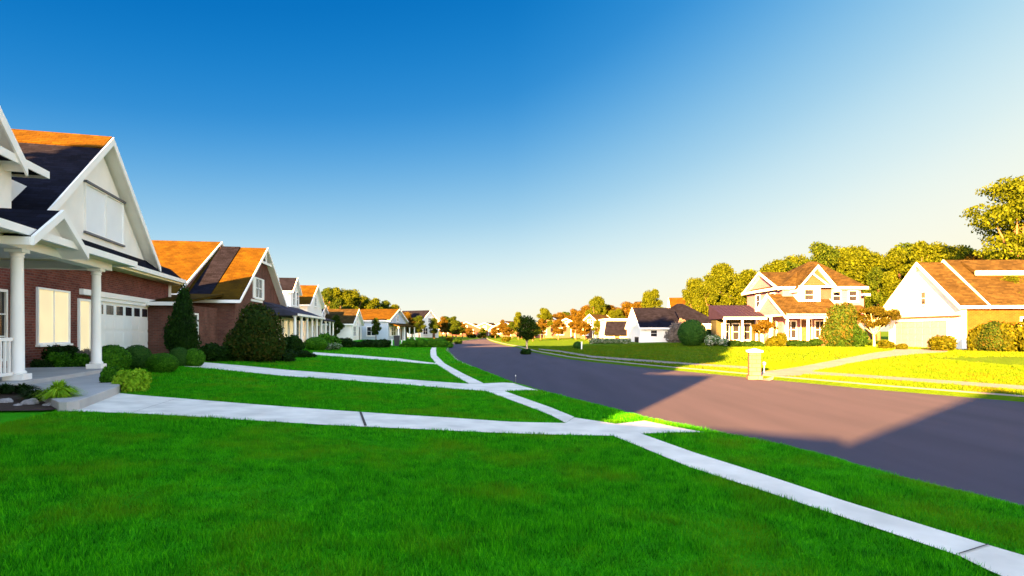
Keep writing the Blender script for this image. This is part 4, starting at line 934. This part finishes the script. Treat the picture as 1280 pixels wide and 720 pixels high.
B(1110, 436, 22, 14, 'yellow', 'low golden shrub left of the cream garage door', None)
B(1126, 437, 16, 10, 'yellow', 'small golden shrub touching the left jamb of the cream garage door', None)
B(1178, 438.5, 36, 24, 'yellow', 'rounded golden shrub in front of the cream garage door', None)
for i, (px, w, h) in enumerate([(1222,30,42),(1243,34,40),(1268,36,46),(1294,40,52)]):
    B(px, 441, w, h, 'yellow' if i != 1 else 'rust', ['golden shrub at the brick corner of the garage house','darker green shrub between golden ones against the orange brick wall','golden shrub at the right edge before the brick wall','golden shrub just past the right edge'][i], 'shrubs along the orange brick wall', Z=36-i*.8)
# plants of the front bed
bed = drape('planting_bed', [(-60,478),(0,478),(20,480),(50,492),(82,507),(90,513),(50,515.5),(0,516),(-60,517)], MULCH, .03, .3)
sp = spray(LLIME, 900, .42)
X, Y = P(74, 507); put('plant', sp, X, Y, 'bright yellow green spiky plant in the mulch bed before the porch', 'plant', None, (.95,.95,1.05), 0, sink=0)
sp2 = spray(LDARK, 500, .4)
for i, (px, py) in enumerate([(8,494),(45,502),(28,494)]):
    X, Y = P(px, py); put('plant', sp2, X, Y, ['dark leafy plant at the left edge of the mulch bed','dark low plant beside the pale rocks in the bed','dark plant under the edge of the landing'][i], 'plant', 'dark plants in the mulch bed', (1,1,.6), i, sink=0)
def rock(px, py, s, label):
    v, f = ico((0,0,0), (1,1,.6), 3); v = np.array(v); v *= 1+.12*np.sin(v[:, :1]*5+px)+.10*np.cos(v[:, 1:2]*6+py)
    me = bpy.data.meshes.new('rock'); me.from_pydata([tuple(q) for q in v], [], f); me.materials.append(ROCKM)
    X, Y = P(px, py); put('rock', me, X, Y, label, 'rock', 'rocks in the mulch bed', s, px, sink=-s*.35)
rock(8, 505, .10, 'pale rounded rock at the left edge of the bed'); rock(38, 507, .12, 'largest flat grey rock in the middle of the bed')
rock(60, 509, .07, 'small grey rock nearest the spiky plant'); rock(22, 509, .06, 'smallest rock between the two pale ones')

# ------------------------------------------------------------------ street furniture
X, Y = P(943, 474); z0 = g(X, Y)
pl = thing('mailbox_pillar', 'cream stone mailbox pillar with a cap at the sunlit kerb', 'mailbox pillar', (X, Y, z0), -14)
w = .19
MB().box(-w-.05, w+.05, -w-.05, w+.05, -.1, .14).build('plinth', STONE, pl, .012)
MB().box(-w, w, -w, w, .142, .95).build('shaft', STONE, pl, .008)
MB().box(-w-.06, w+.06, -w-.06, w+.06, .952, 1.03).add([(-w-.03,-w-.03,1.032),(w+.03,-w-.03,1.032),(w+.03,w+.03,1.032),(-w-.03,w+.03,1.032),(0,0,1.10)], [(0,1,4),(1,2,4),(2,3,4),(3,0,4),(0,3,2,1)]).build('cap', WHITE, pl, .006)
MB().box(-w-.012, -w+.01, -.10, .10, .66, .84).build('mail_door', DARKM, pl)
X, Y = P(955, 466)
lt = thing('garden_light', 'short pale garden light beside the mailbox pillar', 'garden light', (X, Y, g(X, Y)), 0)
MB().lathe(0, 0, [(.05,0),(.045,.02),(.025,.04),(.025,.28),(.03,.3)], 12).build('post', WHITE, lt)
MB().lathe(0, 0, [(.06,.30),(.06,.36),(.075,.38),(.02,.42)], 12).build('lamp_head', WHITE, lt)
X, Y = P(644.5, 479)
st = thing('marker_stake', 'thin pale marker stake standing at the kerb by the second apron', 'marker stake', (X, Y, g(X, Y)), 0)
MB().lathe(0, 0, [(.008,0),(.008,.22)], 8).build('stake', GT_, st); MB().lathe(0, 0, [(.014,.222),(.016,.25),(.012,.27)], 10).build('reflector', WHITE, st)
gp = 'short white posts by the far hedge'
for px, py, lb in [(502,434,'short white post at the left end of the far hedge'),(490,432,'white post left of the black bin'),(525,434.5,'short white post in the middle of the far hedge'),(727,437,'pale short post on the right lawn beside the tiny dark shrub')]:
    X, Y = P(px, py); q = thing('post', lb, 'post', (X, Y, g(X, Y)), 0, gp)
    MB().box(-.05,.05,-.05,.05,0,.62).build('shaft', WHITE, q); MB().box(-.07,.07,-.07,.07,.622,.68).build('cap', WHITE, q)
X, Y = P(496, 433)
bn = thing('wheelie_bin', 'black wheeled bin standing on the lawn left of the far hedge', 'bin', (X, Y, g(X, Y)), 10)
MB().hexa([(-.24,-.28,.06),(.24,-.28,.06),(.24,.28,.06),(-.24,.28,.06)], [(-.30,-.36,1.0),(.30,-.36,1.0),(.30,.36,1.0),(-.30,.36,1.0)]).build('body', DARKM, bn)
MB().hexa([(-.33,-.4,1.002),(.33,-.4,1.002),(.33,.4,1.002),(-.33,.4,1.002)], [(-.28,-.33,1.09),(.28,-.33,1.09),(.28,.36,1.09),(-.28,.36,1.09)]).build('lid', DARKM, bn)
for s in (-1, 1):
    wv = MB(); n = 14; wv.add([(s*.31, .22+.1*math.cos(6.283*i/n), .1+.1*math.sin(6.283*i/n)) for i in range(n)]+[(s*.36, .22+.1*math.cos(6.283*i/n), .1+.1*math.sin(6.283*i/n)) for i in range(n)], [tuple(range(n)), tuple(range(n, 2*n))]+[(i,(i+1)%n,n+(i+1)%n,n+i) for i in range(n)])
    wv.build('wheel', DARKM, bn)

# ------------------------------------------------------------------ grass
def inpoly(x, y, p):
    r = np.zeros(len(x), bool); n = len(p); j = n-1
    for i in range(n):
        xi, yi = p[i]; xj, yj = p[j]
        with np.errstate(divide='ignore', invalid='ignore'):
            c = ((yi > y) != (yj > y)) & (x < (xj-xi)*(y-yi)/(yj-yi+1e-12)+xi)
        r ^= c; j = i
    return r
f1 = stree(-10.25, 11.9, 105.5)
POLYS.append(np.array([f1(a, b) for a, b in [(-9,12),(22.4,12),(22.4,3.0),(4.4,3.0),(3.6,-.3),(2.2,-1.1),(.6,-1.75),(-.9,-2.2),(-9,-2.35)]]))
def blades(n, x0, x1, y0, y1, h, w, dens=None):
    x = RNG.uniform(x0, x1, n); y = RNG.uniform(y0, y1, n)
    ok = (np.abs(x) < y*1.05+1.5)
    if dens is not None: ok &= RNG.random(n) < dens(x, y)
    x, y = x[ok], y[ok]
    ok = ((XL(y)-x) > .0) | ((x-XR(y)) > .32)
    for p in POLYS:
        lo = p.min(0); hi = p.max(0)
        c = (x > lo[0]) & (x < hi[0]) & (y > lo[1]) & (y < hi[1]) & ok
        idx = np.nonzero(c)[0]
        if len(idx): ok[idx[inpoly(x[idx], y[idx], p)]] = False
    x, y = x[ok], y[ok]; n = len(x); z = gz(x, y)
    a = RNG.uniform(0, 6.283, n); hh = h*(.55+.75*RNG.random(n)); ww = w*(.6+.8*RNG.random(n)); ln = hh*RNG.uniform(.1, .9, n); b = RNG.uniform(0, 6.283, n)
    # slow variation of length, like a lawn growing unevenly
    hh *= 1+.25*np.sin(x*1.3+1.7*np.sin(y*.9))*np.sin(y*1.1+x*.4)+.38*np.sin(x*7.1+2.3*np.sin(y*3.7+x))*np.sin(y*8.3+1.9*np.sin(x*4.1))
    p0 = np.stack([x-ww*np.cos(a), y-ww*np.sin(a), z-.005], 1); p1 = np.stack([x+ww*np.cos(a), y+ww*np.sin(a), z-.005], 1)
    p2 = np.stack([x+ln*np.cos(b), y+ln*np.sin(b), z+hh], 1)
    return np.stack([p0, p1, p2], 1).reshape(-1, 3)
V = np.concatenate([
    blades(520000, -7.5, 7.5, 2.6, 8, .040, .0042),
    blades(420000, -12, 12, 8, 14, .045, .0065),
    blades(420000, -22, 20, 14, 28, .055, .011),
    blades(260000, -40, 40, 28, 60, .07, .022)])
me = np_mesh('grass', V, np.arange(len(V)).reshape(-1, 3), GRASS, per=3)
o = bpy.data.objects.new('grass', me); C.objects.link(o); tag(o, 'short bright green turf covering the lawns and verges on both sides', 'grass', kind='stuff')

# ------------------------------------------------------------------ light and camera
w = bpy.data.worlds.new('World'); scn.world = w; w.use_nodes = True; nt = w.node_tree; L = nt.links
bg = nt.nodes['Background']; bg.inputs['Strength'].default_value = SKY_S
sky = N(nt, 'ShaderNodeTexSky', sky_type='NISHITA'); sky.sun_disc = False
sky.sun_elevation = R(SUN_E); sky.sun_rotation = R(180+SUN_AZ); sky.altitude = 50; sky.air_density = 1.0; sky.dust_density = .6; sky.ozone_density = 2.0
# the low sky away from the sun is a deep evening blue fading to cream; overhead and towards the sun it is the bright Nishita sky
geo = N(nt, 'ShaderNodeTexCoord'); sx = N(nt, 'ShaderNodeSeparateXYZ'); L.new(geo.outputs['Generated'], sx.inputs[0])
def M(op, a, b_=None, c=None):
    n_ = N(nt, 'ShaderNodeMath', operation=op)
    for i_, v_ in enumerate((a, b_, c)):
        if v_ is None: continue
        if isinstance(v_, (int, float)): n_.inputs[i_].default_value = v_
        else: L.new(v_, n_.inputs[i_])
    return n_.outputs[0]
X_, Y_, Z_ = sx.outputs
s_ = M('ADD', M('MULTIPLY', Z_, M('ADD', 1.0, M('ADD', M('MULTIPLY', X_, -.56), M('MULTIPLY', M('ABSOLUTE', X_), -.28)))), M('MULTIPLY', X_, -.045))
rp = N(nt, 'ShaderNodeValToRGB'); el = rp.color_ramp.elements; rp.color_ramp.interpolation = 'B_SPLINE'
st_ = [(0,(1.0,.93,.66)),(.045,(1.0,.99,.84)),(.11,(.70,.88,.91)),(.19,(.36,.65,.85)),(.285,(.127,.43,.776)),(.38,(.02,.27,.68)),(.52,(0,.17,.54)),(.75,(0,.10,.42))]
el[0].position = 0; el[0].color = (*st_[0][1], 1); el[1].position = .75; el[1].color = (*st_[-1][1], 1)
for a_, c_ in st_[1:-1]: e_ = el.new(a_); e_.color = (*c_, 1)
L.new(s_, rp.inputs[0])
sc1 = N(nt, 'ShaderNodeVectorMath', operation='SCALE'); L.new(rp.outputs[0], sc1.inputs[0]); sc1.inputs['Scale'].default_value = 1/(2**EXPO*SKY_S)
tn = N(nt, 'ShaderNodeVectorMath', operation='MULTIPLY'); L.new(sky.outputs[0], tn.inputs[0]); tn.inputs[1].default_value = TINT
m1 = N(nt, 'ShaderNodeMapRange', interpolation_type='SMOOTHSTEP'); m1.inputs[1].default_value = -.15; m1.inputs[2].default_value = .35; L.new(Y_, m1.inputs[0])
m2 = N(nt, 'ShaderNodeMapRange', interpolation_type='SMOOTHSTEP'); m2.inputs[1].default_value = .54; m2.inputs[2].default_value = .85; m2.inputs[3].default_value = 1; m2.inputs[4].default_value = 0; L.new(Z_, m2.inputs[0])
mk = M('MULTIPLY', m1.outputs[0], m2.outputs[0])
mxw = N(nt, 'ShaderNodeMix', data_type='RGBA'); L.new(mk, mxw.inputs[0]); L.new(tn.outputs[0], mxw.inputs[6]); L.new(sc1.outputs[0], mxw.inputs[7])
L.new(mxw.outputs[2], bg.inputs[0])
sd = bpy.data.lights.new('sun', 'SUN'); sd.energy = SUN_S; sd.color = SUN_COL; sd.angle = R(.5)
so = bpy.data.objects.new('sun', sd); C.objects.link(so)
dv = Vector((math.sin(R(SUN_AZ))*math.cos(R(SUN_E)), math.cos(R(SUN_AZ))*math.cos(R(SUN_E)), -math.sin(R(SUN_E))))
so.rotation_euler = dv.to_track_quat('-Z', 'Y').to_euler(); so.location = (-20, -30, 30)
cd = bpy.data.cameras.new('camera'); cam = bpy.data.objects.new('camera', cd); C.objects.link(cam); scn.camera = cam
cam.location = (0, 0, CAMZ); cam.rotation_euler = (R(90), 0, 0)
cd.sensor_width = 36; cd.lens = 36*F/1280; cd.shift_y = 54/1280; cd.clip_end = 6000; cd.clip_start = .05
vs = scn.view_settings; vs.view_transform = 'Standard'; vs.look = 'None'; vs.gamma = 1; vs.exposure = EXPO; vs.use_curve_mapping = False
scn.cycles.use_denoising = True; scn.cycles.max_bounces = 6; scn.cycles.transparent_max_bounces = 8
